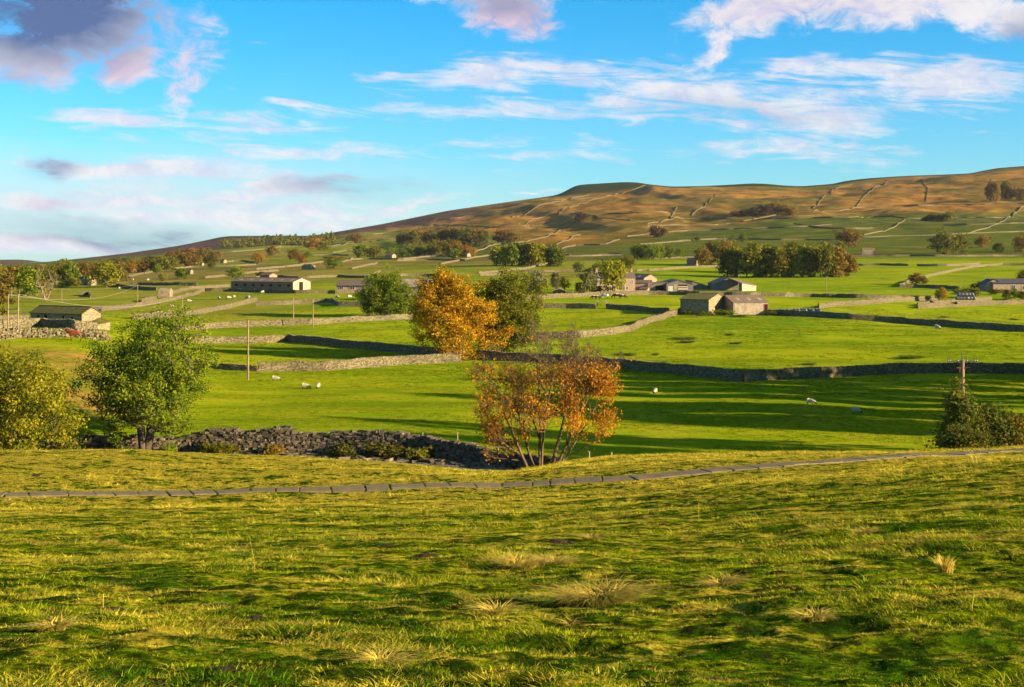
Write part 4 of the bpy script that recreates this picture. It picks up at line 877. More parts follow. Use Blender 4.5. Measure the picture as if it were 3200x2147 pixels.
grove(2885, 2975, 690, lambda p: np.interp(p, [2885, 2975], [676, 660]), 5, ['moor', 'dark', 'moor'], 'in the gully thorns on the right moor', 'thorn trees in the gully on the right moor', (1720, 1800), 28, 'low', 13)
T(1815, 690, 664, 40, 'moor', 'brown thorn scrub under the flat summit', 'low', Y=2150, cat='scrub', name='scrub')
grove(-30, 330, 868, lambda p: 828 + 6 * math.sin(p / 30), 13, ['brown', 'olive', 'dark', 'brown', 'olive', 'brown'], 'in the woodland band at the left edge', 'woodland band along the left edge', (0, 0), 48, 'round', 14)
grove(-30, 560, 848, lambda p: np.interp(p, [0, 300, 560], [836, 820, 800]) + 3 * math.sin(p / 17), 18, ['dark', 'brown', 'dark', 'olive', 'brown', 'dark'], 'in the far belt under the left skyline', 'far tree belt under the left skyline', (0, 0), 40, 'round', 15)
grove(520, 700, 806, lambda p: 786, 7, ['brown', 'dark', 'brown'], 'in the ridge belt above the russet clump', 'ridge belt above the russet clump', (0, 0), 32, 'round', 16)
# plantation strip reading as one mass
def plantation():
    rs = np.random.RandomState(5); px = rs.uniform(690, 1050, 170); Y = rs.uniform(2250, 2500, 170) - (px - 690) * .5; X = (px - 1600) / F * Y; Z = HT(X, Y)
    CL_ = []; 
    for x, y, z in zip(X, Y, Z):
        H = rs.uniform(9, 14); n = 60; t = rs.uniform(0, 1, n); a = rs.uniform(0, 6.28, n); r = (1 - t) * 3.4 + .4
        CL_.append(np.stack([x + np.cos(a) * r, y + np.sin(a) * r, z + t * H], -1))
    C = np.concatenate(CL_); V, Fq = leaves_np(C, 1.5, rs); tag(link('distant_plantation', np_mesh('distant_plantation', V, Fq), LEAF['dark']), kind='stuff')
plantation()
# bare pale tree at left
def bare_tree(px, Y, H, W, seed, label):
    t = make_tree(seed, H=H, W=W, base=.1, natt=130, tips_leaf=1, leaf=.1, trunk_r=.55, stems=3, stem_spread=.55, wob=.3, minr=.07, sides=4)
    e = empty('bare_tree', AtY(px, Y)); tag(e, label, 'tree'); link('trunk', np_mesh('trunk', t[0], t[1]), M['bark_pale'], e)
bare_tree(144, 500, 11.5, 9.5, 61, 'leafless pale barked tree with forked stems at the left')
# trees to the right of the view, across the field
SH = 'tall trees at the right of the sheep field'
k = 0
for (X, Y, H) in ((57, 103, 16), (58, 110, 18), (57, 118, 21), (58, 127, 23), (66, 143, 22), (63, 150, 24), (66, 157, 24), (64, 163, 21), (70, 173, 23), (74, 180, 22), (73, 188, 24), (77, 196, 22), (80, 203, 23), (86, 210, 21), (92, 212, 19), (104, 214, 16)):
    k += 1; a, b = far_shape(['olive', 'brown', 'green', 'dark'][k % 4], k % 4, 'tall'); X += 4 if Y > 140 else 0; e = empty('tree', G(X, Y), k); tag(e, 'tall %s tree in the row right of the sheep field, %s counting from the river' % (CN[['olive', 'brown', 'green', 'dark'][k % 4]], ORD[k - 1] if k > 1 else 'first'), 'tree', SH); e.scale = (1.35, 1.35, H / 10.2)
    link('trunk', a, None, e); link('crown', b, None, e)
# ------------------------------------------------------------------ dry stone walls
def resample(P, step):
    s = [0]
    for a, b in zip(P, P[1:]): s.append(s[-1] + (b - a).length)
    n = max(2, int(s[-1] / step) + 1); t = np.linspace(0, s[-1], n)
    return np.interp(t, s, [p.x for p in P]), np.interp(t, s, [p.y for p in P]), t
_wc = [0]
def wall(pts, label, h=1.25, mode='far', group=None, Ymin=0, broken=0., mat=None, thick=.6):
    """pts: photograph pixels of the wall foot (or Vectors)"""
    _wc[0] += 1; rs = np.random.RandomState(_wc[0])
    if not isinstance(pts[0], Vector):      # follow the foot line closely over the land
        q = []
        for a, b in zip(pts, pts[1:]):
            n_ = max(1, int(math.hypot(b[0] - a[0], b[1] - a[1]) / (25 if mode == 'far' else 60)))
            q += [(a[0] + (b[0] - a[0]) * i / n_, a[1] + (b[1] - a[1]) * i / n_) for i in range(n_)]
        pts = q + [pts[-1]]
    P = [p if isinstance(p, Vector) else Pt(p[0], p[1], Ymin) for p in pts]
    if mode == 'far' and len(P) > 3:
        ys_ = [p.y for p in P]; ys_ = [ys_[0]] + [sorted(ys_[i - 1:i + 2])[1] for i in range(1, len(ys_) - 1)] + [ys_[-1]]; P = [Vector((p.x / p.y * y_, y_, 0)) for p, y_ in zip(P, ys_)]
    if (P[0].xy - P[-1].xy).length < 1: return
    P2 = [Vector((p.x, p.y)) for p in P]; far = mode == 'far'
    dist = sum(p.y for p in P) / len(P)
    step = .8 if not far else max(1.0, dist / 500.)
    x, y, t = resample(P2, step); n = len(x); tx = np.gradient(x); ty = np.gradient(y); ln = np.hypot(tx, ty) + 1e-9; nx, ny = -ty / ln, tx / ln
    sgn = np.where(ny > 0, -1, 1); nx, ny = nx * sgn, ny * sgn        # towards the viewer
    # gentle wander
    wv = .25 * vnoise(t / 9 + _wc[0] * 7, t * 0); x = x + nx * wv; y = y + ny * wv
    z = HT(x, y); hh = h * (1 + .08 * vnoise(t / 3.1 + _wc[0], t * 0 + 3) + .05 * rs.normal(size=n) * (1 if far else .3)) 
    if broken: hh = hh * (1 - broken * smooth(-.1, .5, vnoise(t / 5 + 9, t * 0 + 1)))
    w0, w1 = thick / 2, thick / 2 * .62; sh = 0 if far else .10
    rings = np.stack([np.stack([x + nx * (w0 - sh), y + ny * (w0 - sh), z - .35], -1), np.stack([x + nx * (w1 - sh), y + ny * (w1 - sh), z + hh - sh], -1),
                      np.stack([x - nx * w1, y - ny * w1, z + hh - sh], -1), np.stack([x - nx * w0, y - ny * w0, z - .35], -1)], 1)
    if far: rings[:, 1:3, 2] += rs.uniform(-.06, .10, (n, 2)) * h; rings[:, :, :2] += rs.uniform(-.05, .05, (n, 4, 2))
    V = rings.reshape(-1, 3); i = np.arange(n - 1)[:, None] * 4
    Fq = np.concatenate([i + np.array([[k, k + 1, k + 5, k + 4]]) for k in range(3)])
    Fq = np.concatenate([Fq, [[0, 1, 2, 3]], [[(n - 1) * 4 + 3, (n - 1) * 4 + 2, (n - 1) * 4 + 1, (n - 1) * 4]]])
    if far:
        o = link('stone_wall', np_mesh('stone_wall', V, Fq), M['stone_far']); tag(o, label, 'wall', group); return o
    c = P2[0]; e = empty('stone_wall', (c.x, c.y, float(z[0]))); tag(e, label, 'wall', group); off = np.array([c.x, c.y, float(z[0])])
    link('core', np_mesh('core', V - off, Fq), M['core'], e)
    # stones of the face that is seen, of its foot to its cope
    C = []; D = []; A = []; L_ = t[-1]; cs = .19 if mode == 'mid' else .17
    course = 0; zz = -.1
    while zz < h * 1.25:
        tt = rs.uniform(0, .3)
        while tt < L_:
            w = rs.uniform(.22, .5) * (cs / .17); hloc = np.interp(tt, t, hh)
            if zz < hloc - .12:
                f = zz / max(hloc, .2); off_n = (w0 * (1 - f) + w1 * f) - .05
                bx = np.interp(tt, t, x); by = np.interp(tt, t, y); bnx = np.interp(tt, t, nx); bny = np.interp(tt, t, ny)
                yaw = math.atan2(-bnx, bny) ; cx_, cy_ = bx + bnx * off_n, by + bny * off_n
                C.append((cx_, cy_, np.interp(tt, t, z) + zz + cs / 2)); D.append((w * .97, .22 + rs.uniform(0, .09), cs * rs.uniform(.8, 1.05))); A.append(yaw)
            tt += w
        zz += cs
    tt = 0
    while tt < L_:          # cope stones on edge
        w = rs.uniform(.10, .22) * (cs / .17); bx = np.interp(tt, t, x); by = np.interp(tt, t, y); yaw = math.atan2(-np.interp(tt, t, nx), np.interp(tt, t, ny))
        C.append((bx, by, np.interp(tt, t, z) + np.interp(tt, t, hh) + .02)); D.append((w, .38, rs.uniform(.22, .38))); A.append(yaw + rs.uniform(-.2, .2)); tt += w * 1.06
    SV, SF = boxes_np(np.array(C), np.array(D), np.array(A), rs)
    s_ = link('stones', np_mesh('stones', SV - off, SF), M['stone'], e); s_['kind'] = 'stuff'; return e
W = wall
W([(808, 1160), (900, 1160), (1005, 1159), (1125, 1150), (1245, 1140), (1440, 1131)], 'sunlit dry stone wall along the top of the sheep field ending at the copper tree', 1.45, 'near')
W([(610, 1138), (660, 1150), (720, 1156), (806, 1160)], 'tumbled low stretch of wall at the foot of the nearest wooden pole', .85, 'near', broken=.5)
W([(903, 1068), (1040, 1081), (1194, 1097), (1348, 1113), (1470, 1121), (1600, 1128), (1750, 1137), (1891, 1148), (2079, 1165), (2322, 1193)], 'long shaded wall running down behind the copper tree to the field corner', 1.45, 'near')
W([(2322, 1193), (2400, 1187), (2605, 1178), (2794, 1168), (2914, 1165), (3060, 1166), (3300, 1170)], 'shaded wall behind the grazing sheep from the field corner to the right edge', 1.45, 'near')
W([(545, 1071), (700, 1072), (800, 1072), (903, 1068)], 'sunlit wall joining the top of the long shaded wall from the left', 1.3, 'mid')
W([(548, 1031), (800, 1020), (971, 1014), (1100, 1006), (1290, 997)], 'sunlit wall below the two leaning poles and the round green tree', 1.3, 'mid')
W([(490, 1020), (548, 1031)], 'short shaded wall stub behind the yellow green sycamore', 1.3, 'mid')
W([(1560, 1062), (1645, 1060), (1805, 1056), (1908, 1046), (1977, 1032), (2062, 1001), (2128, 976)], 'sunlit curved wall climbing to the roofed stone barn on the knoll', 1.4, 'mid')
W([(1675, 962), (1770, 964), (1862, 966)], 'dark wall left of the field gateway below the cows', 1.35, 'mid')
W([(1896, 964), (1977, 970), (2028, 976), (2090, 979)], 'dark wall right of the field gateway below the cows', 1.35, 'mid')
W([(2395, 984), (2571, 992), (2742, 1005), (2914, 1018), (3085, 1030), (3230, 1038)], 'long dark wall falling rightwards from the tin shed', 1.45, 'mid')
W([(1638, 938), (1760, 930), (1884, 923)], 'sunlit wall left of the farmyard above the cows', 1.3)
W([(1884, 923), (2000, 921), (2120, 922), (2240, 923), (2400, 926), (2640, 931), (2760, 934), (2934, 937)], 'dark wall passing behind the stone barn across the whole farm front', 1.3)
W([(2555, 963), (2640, 955), (2742, 949), (2804, 943), (2936, 937)], 'sunlit wall right of the black wrapped bales in a row', 1.4)
W([(2866, 957), (2958, 949), (3030, 943), (3098, 938)], 'sunlit wall below the stacked wrapped bales', 1.2)
W([(2866, 964), (2982, 958), (3090, 953), (3230, 950)], 'dark wall below the bungalow garden', 1.4)
W([(2812, 897), (2840, 882), (2900, 865), (2960, 853), (3030, 838), (3080, 832), (3132, 829)], 'sunlit curving wall above the wind bent thorn', 1.3)
W([(2812, 900), (2860, 900), (2900, 899), (3000, 905)], 'dark wall under the wind bent thorn', 1.3)
W([(3134, 830), (3230, 830)], 'thin dark wall running off right above the bungalow', 1.4)
W([(2668, 831), (2760, 829), (2839, 831)], 'dark wall right of the copse, left of the stile gap', 1.3)
W([(2866, 832), (2962, 832), (3031, 829), (3060, 827)], 'dark wall right of the stile gap', 1.3)
W([(2665, 802), (2764, 801), (2900, 801), (3000, 802), (3230, 801)], 'straight dark wall under the big tree pair', 1.3)
W([(316, 974), (445, 957), (548, 938), (600, 925), (637, 911)], 'sunlit wall sweeping up from the left barn', 1.3)
W([(418, 998), (565, 990), (630, 980), (685, 969), (745, 956), (800, 944)], 'sunlit wall crossing below the scattered sheep', 1.4)
W([(800, 955), (860, 953), (913, 951), (1022, 945), (1060, 957), (1128, 958)], 'dark wall bending above the two leaning poles', 1.3)
W([(537, 921), (570, 910), (599, 904), (660, 900), (718, 897)], 'sunlit wall behind the roofless hut', 1.3)
W([(640, 910), (720, 911), (800, 914), (900, 917), (1050, 918)], 'dark wall in front of the long brown shed', 1.3)
W([(336, 889), (370, 896), (404, 903), (490, 908)], 'dark wall right of the spreading olive tree', 1.3)
W([(404, 891), (500, 892), (616, 893)], 'thin dark wall across the left pasture', 1.3)
W([(255, 925), (272, 922), (285, 930)], 'short pale wall corner below the far stone house', 1.3)
W([(440, 945), (488, 938)], 'short wall below the roofless hut', 1.4)
W([(-60, 1005), (0, 1003), (90, 1000)], 'pale wall left of the long left barn', 1.2)
# mid dale and hillside
FARW = [
 ([(1350, 690), (1480, 676), (1600, 668)], 'dull wall on the left shoulder of the brown hill'),
 ([(1300, 700), (1420, 704), (1560, 712), (1690, 706)], 'dark contour wall above the upper hill wood'),
 ([(2480, 700), (2560, 712), (2640, 716), (2730, 714)], 'dull wall in the dark green slope above the large brown tree'),
 ([(2150, 722), (2300, 716), (2450, 712), (2600, 704)], 'long dull wall crossing the dark green slope above the copse'),
 ([(2950, 705), (3050, 702), (3210, 698)], 'dull wall between the gully thorns and the right edge'),
 ([(2880, 560), (2900, 590), (2895, 630)], 'dull steep wall below the right skyline'),
 ([(1960, 740), (2060, 728), (2150, 722)], 'dull wall beside the dome shaped scrub'),
 ([(1200, 775), (1100, 782), (1040, 790)], 'dull wall left of the lower hill wood'),
 ([(800, 870), (860, 866), (930, 872), (1000, 868), (1150, 864), (1190, 850)], 'pale field wall across the pasture right of the long shed'),
 ([(1045, 866), (1100, 868), (1152, 869)], 'short dark wall above the grey roofed bungalow'),
 ([(1210, 864), (1300, 861), (1366, 863)], 'dark wall left of the copper tree top'),
 ([(1495, 856), (1560, 850), (1640, 842), (1700, 828), (1730, 812)], 'wall right of the copper tree top below the yellow green grove'),
 ([(1500, 862), (1570, 860), (1580, 858)], 'short dark wall right of the copper tree top'),
 ([(896, 835), (930, 830), (1010, 820)], 'pale wall above the tiny barn in the middle of the left dale'),
 ([(800, 843), (860, 838), (960, 829)], 'pale wall left of the tiny barn in the middle of the left dale'),
 ([(1065, 823), (1100, 812), (1130, 808), (1190, 811), (1265, 811), (1340, 802), (1430, 803)], 'pale wall winding under the twin tiny barns'),
 ([(1100, 841), (1140, 832), (1180, 823)], 'pale wall below the winding one under the twin barns'),
 ([(1380, 826), (1440, 814), (1500, 804), (1536, 798)], 'pale wall rising right of the round bright green tree'),
 ([(1455, 802), (1500, 782), (1545, 765), (1600, 760)], 'pale wall climbing past the tiny barn under the hill wood'),
 ([(1010, 774), (1080, 764), (1160, 753), (1232, 746)], 'pale wall left of the upper hill wood'),
 ([(1140, 736), (1200, 729), (1255, 723)], 'upper pale wall left of the hill wood'),
 ([(1455, 815), (1330, 813), (1240, 816)], 'thin dark wall under the lower hill wood'),
 ([(1600, 762), (1655, 753), (1710, 741), (1764, 721)], 'pale wall above the yellow green grove'),
 ([(1737, 768), (1778, 751), (1814, 733)], 'pale wall climbing right of the yellow green grove'),
 ([(1754, 779), (1799, 767), (1874, 767), (1894, 764), (1937, 748)], 'pale wall along the foot of the brown slope'),
 ([(1754, 803), (1850, 801), (1942, 798)], 'dark wall above the farm fields left'),
 ([(1868, 797), (1905, 796), (1945, 797)], 'short sunlit wall above the farm fields'),
 ([(2030, 810), (2100, 808), (2170, 806)], 'dark wall behind the light green grove'),
 ([(1990, 848), (2060, 845), (2140, 838), (2250, 834)], 'dark wall above the farmhouse roofs'),
 ([(2000, 765), (2080, 759), (2160, 753)], 'dark wall over the light green grove'),
 ([(2120, 754), (2237, 748), (2312, 747), (2415, 750), (2627, 751)], 'long dark wall at the foot of the moor above the copse'),
 ([(2240, 746), (2312, 749)], 'short sunlit wall beside the lone green tree'),
 ([(2627, 735), (2695, 744), (2778, 739), (2901, 737), (3040, 730), (3210, 724)], 'dark wall over the big tree pair'),
 ([(2700, 735), (2740, 727), (2774, 719)], 'sunlit wall slanting up right of the large brown tree'),
 ([(2774, 719), (2795, 711), (2828, 686)], 'steep wall climbing from the slanting sunlit one'),
 ([(3022, 731), (3072, 717), (3120, 700), (3168, 672), (3202, 646)], 'sunlit wall climbing at the right edge of the moor'),
 ([(2353, 687), (2490, 681), (2627, 680), (2791, 677), (2832, 685), (2969, 681), (3210, 681)], 'dark wall along the lower edge of the right moor'),
 ([(2024, 706), (2120, 704), (2216, 704), (2271, 700), (2353, 687), (2408, 676), (2466, 665)], 'pale wall sweeping under the purple brown scrub'),
 ([(2466, 665), (2627, 659), (2671, 649), (2764, 644), (2969, 641), (3210, 636)], 'pale wall contouring the upper right moor'),
 ([(2541, 652), (2562, 628), (2579, 611), (2613, 590), (2661, 577)], 'left one of the two steep sunlit walls climbing to the skyline'),
 ([(2675, 649), (2689, 631), (2702, 614), (2730, 590), (2774, 568)], 'right one of the two steep sunlit walls climbing to the skyline'),
 ([(1600, 682), (1641, 672), (1689, 641), (1737, 631), (1840, 609)], 'pale wall slanting up to the left shoulder of the summit'),
 ([(1747, 667), (1781, 648), (1840, 628), (1922, 609), (1983, 593), (2018, 579)], 'pale wall slanting over the summit shoulder'),
 ([(1621, 700), (1662, 686), (1696, 678), (1747, 668)], 'pale wall on the lower slope of the summit'),
 ([(1785, 668), (1840, 672), (1890, 683), (1970, 690)], 'dark wall on the slope under the summit'),
 ([(1901, 668), (2000, 666), (2107, 663)], 'dark contour wall in the middle of the moor'),
 ([(2117, 648), (2103, 669), (2096, 686)], 'short steep wall dropping from the moor middle'),
 ([(2024, 700), (2100, 686), (2168, 681), (2285, 686)], 'pale wall across the moor below the scrub'),
 ([(2161, 676), (2202, 648), (2237, 607)], 'dark steep wall up the moor middle'),
 ([(1715, 795), (1780, 800), (1788, 798)], 'short pale wall by the grove below the moor'),
 ([(620, 797), (700, 790), (800, 782), (880, 772)], 'pale wall in the far left fields'),
 ([(540, 840), (600, 836), (720, 833), (800, 828)], 'dark wall under the russet dome tree'),
 ([(700, 820), (760, 814), (805, 826)], 'pale wall right of the tiny lit barn at left'),
 ([(395, 868), (440, 858), (480, 850)], 'pale wall slanting under the far belt'),
 ([(640, 870), (720, 862), (800, 852), (870, 848)], 'pale pasture wall above the long brown shed'),
 ([(1640, 852), (1760, 850), (1900, 851)], 'hedge topped dark wall above the farm garden'),
 ([(960, 800), (1040, 797), (1090, 800)], 'faint dark wall right of the small red brown tree'),
]
for p, l in FARW:
    q_ = wall(p, l, 1.2, 'far', thick=.5)
    if q_ and p[0][1] < 800: q_.data.materials[0] = M['stone_hill']

# garden wall and rubble banks at the left barn
def rubble(pts, label, h, n, rmax, seed, name='rubble_bank'):
    rs = np.random.RandomState(seed); P = [Pt(*p) if not isinstance(p, Vector) else p for p in pts]; x, y, t = resample([Vector((p.x, p.y)) for p in P], .5)
    i = rs.randint(0, len(x) - 1, n); f = rs.uniform(0, 1, n) ** 1.3; off = rs.normal(size=n) * (2.6 * (1 - f) + .3); X = x[i] + rs.normal(size=n) * .3; Y = y[i] + off; Z = HT(X, Y) + f * h * (1 + .25 * vnoise(X / 2, Y / 2 + seed))
    Dm = np.stack([rs.uniform(.5, 1, n), rs.uniform(.5, 1, n), rs.uniform(.3, .7, n)], -1) * rmax; V, Fq = boxes_np(np.stack([X, Y, Z], -1), Dm, rs.uniform(0, 6.28, n), rs, .22)
    e = empty(name, (float(x[0]), float(y[0]), float(HT(x[:1], y[:1])[0]))); tag(e, label, 'stone heap'); o = np.array(e.location)
    s_ = link('stones', np_mesh('stones', V - o, Fq), M['stone'], e); s_['kind'] = 'stuff'
rubble([(-120, 1066), (0, 1062), (90, 1056), (180, 1052)], 'collapsed pale stone bank left of the chestnut horse', 1.15, 2000, .38, 3)
rubble([(180, 1052), (262, 1056), (330, 1062)], 'collapsed stone bank behind the chestnut horse', 1.15, 1000, .42, 4)
wall([(-40, 1028), (60, 1024), (130, 1022), (178, 1026), (235, 1030), (300, 1036)], 'low stone wall in front of the long left barn', 1.3, 'near')

# ------------------------------------------------------------------ retaining wall above the river, stone by stone
def bank_wall():
    rs = np.random.RandomState(77)
    px = np.arange(120, 1790, 4.); 
    Yb = np.interp(px, [100, 600, 1000, 1300, 1500, 1600, 1750, 1800], [140.8, 140.8, 139.8, 137.7, 133.6, 129.6, 125.6, 124.5]) - .25
    vt = np.interp(px, [120, 200, 260, 330, 430, 480, 560, 600, 640, 700, 740, 760, 800, 880, 905, 930, 960, 1000, 1040, 1100, 1180, 1260, 1290, 1350, 1420, 1480, 1540, 1600, 1680, 1750, 1790],
                   [1385, 1372, 1366, 1362, 1362, 1364, 1370, 1356, 1345, 1337, 1341, 1350, 1342, 1334, 1335, 1350, 1357, 1353, 1350, 1345, 1346, 1350, 1360, 1367, 1380, 1391, 1410, 1421, 1424, 1436, 1452])
    X = (px - 1600) / F * Yb; zt = -(vt - V0) / F * (Yb + .6) - .08 + .10 * vnoise(px / 18, px * 0); zb = np.interp(px, [100, 1560, 1640, 1750, 1790], [-20.0, -20.0, -19.6, -18.9, -18.7])
    root = empty('river_wall', (float(X[200]), float(Yb[200]), -20)); tag(root, 'long rough retaining wall of river stones along the far bank', 'wall'); off = np.array(root.location)
    n = len(px); rings = []
    for k, (f, d) in enumerate([(0, -.25), (.5, .0), (1, .22)]):
        rings.append(np.stack([X, Yb + d + .12, zb + (zt - .15 - zb) * f], -1))
    rings.append(np.stack([X, Yb + 1.0, zt - .2], -1)); rings.append(np.stack([X, Yb + 1.3, zt - 1.4], -1))
    V = np.stack(rings, 1).reshape(-1, 3); i = np.arange(n - 1)[:, None] * 5; Fq = np.concatenate([i + np.array([[k, k + 5, k + 6, k + 1]]) for k in range(4)])
    link('core', np_mesh('core', V - off, Fq), M['core'], root)
    s = np.concatenate([[0], np.cumsum(np.hypot(np.diff(X), np.diff(Yb)))]); C = []; D = []; A = []
    z0 = -20.1; cs = .21
    while z0 < -16.3:
        tt = rs.uniform(0, .3)
        while tt < s[-1]:
            w = rs.uniform(.22, .58); zT = np.interp(tt, s, zt); zB = np.interp(tt, s, zb)
            zz = z0 + .12 * math.sin(tt * .35 + z0)
            if zz < zT - .02 and zz > zB - .2:
                f = (zz - zB) / (zT - zB); C.append((np.interp(tt, s, X), np.interp(tt, s, Yb) - .25 + .47 * f + rs.uniform(-.07, .07), zz)); D.append((w * .94, .34, cs * rs.uniform(.7, 1.2)))
                A.append(math.atan2(np.interp(tt + .5, s, Yb) - np.interp(tt - .5, s, Yb), np.interp(tt + .5, s, X) - np.interp(tt - .5, s, X)) + rs.uniform(-.15, .15))
            tt += w
        z0 += cs
    tt = 0
    while tt < s[-1]:
        w = rs.uniform(.25, .6); C.append((np.interp(tt, s, X), np.interp(tt, s, Yb) + .45 + rs.uniform(-.2, .3), np.interp(tt, s, zt) + .02)); D.append((w, .45, rs.uniform(.15, .32))); A.append(rs.uniform(-.4, .4)); tt += w * .9
    C = np.array(C); D = np.array(D); A = np.array(A); key = D[:, 0] * D[:, 2] * (1 + .0 * C[:, 1]); vis = (C[:, 2] > -19.6) & (C[:, 0] > -33) ; key = np.where(vis, key, 0); order = np.argsort(-key)
    big = order[:300]; rest = order[300:]
    V, Fq = boxes_np(C[rest], D[rest], A[rest], rs, .2); o = link('stones', np_mesh('stones', V - off, Fq), M['stone_bank'], root); o['kind'] = 'stuff'
    var = []
    for k in range(10):
        r = np.random.RandomState(k + 50); cv, cf = boxes_np(np.zeros((1, 3)), np.ones((1, 3)), np.zeros(1), r, .2); me = np_mesh('stone', cv, cf); me.materials.append(M['stone_bank']); var.append(me)
    for b in big:
        q = bpy.data.objects.new('stone', var[int(b) % 10]); COL.objects.link(q); q.parent = root; q.location = C[b] - off; q.scale = D[b] * [1, 1, 1.05]; q.rotation_euler = (0, 0, A[b])
bank_wall()
# boulders and plants at the water's edge
def edge_stuff():
    rs = np.random.RandomState(8); n = 260; px = rs.uniform(500, 1700, n); Yb = np.interp(px, [600, 1000, 1300, 1500, 1700], [140, 139, 137, 133, 127]) - rs.uniform(.3, 2.2, n) ** 1.3; X = (px - 1600) / F * Yb
    V, Fq = boxes_np(np.stack([X, Yb, np.full(n, -19.5) + rs.uniform(-.15, .12, n)], -1), np.stack([rs.uniform(.4, 1.3, n), rs.uniform(.4, .9, n), rs.uniform(.15, .5, n)], -1), rs.uniform(0, 3, n), rs, .22)
    tag(link('river_stones', np_mesh('river_stones', V, Fq), M['stone_bank']), kind='stuff')
    for i, (px_, y_, w_, h_, kd, lb) in enumerate([(700, 139.2, 3.2, 1.0, 'olive', 'low green clump at the wall foot below its left hump'), (860, 138.6, 2.6, .9, 'brown', 'rusty clump of plants at the wall foot by the river rapids'), (1075, 137.6, 4.5, 1.1, 'dark', 'dark clump of plants at the wall foot, middle of the river'), (1200, 137, 4.6, 1.2, 'dark', 'bramble clump at the wall foot, right half of the river'), (1320, 135.8, 3.6, 1.1, 'olive', 'greenish clump low on the shaded wall'), (640, 139.6, 2.0, 1.1, 'dark', 'dark weeds right of the sycamore trunk'), (330, 139.3, 3.0, .7, 'brown', 'brown undergrowth left of the sycamore trunk'), (530, 139.3, 1.6, 1.0, 'yg', 'green undergrowth at the right root of the sycamore')]):
        a, b = far_shape(kd, i % 4, 'low'); e = empty('bankside_plants', (float((px_ - 1600) / F * y_), y_, -19.6), i); tag(e, lb, 'plants'); e.scale = (w_ / 17, w_ / 17 * .6, h_ / 8); link('stems', a, None, e); link('foliage', b, None, e)
edge_stuff()
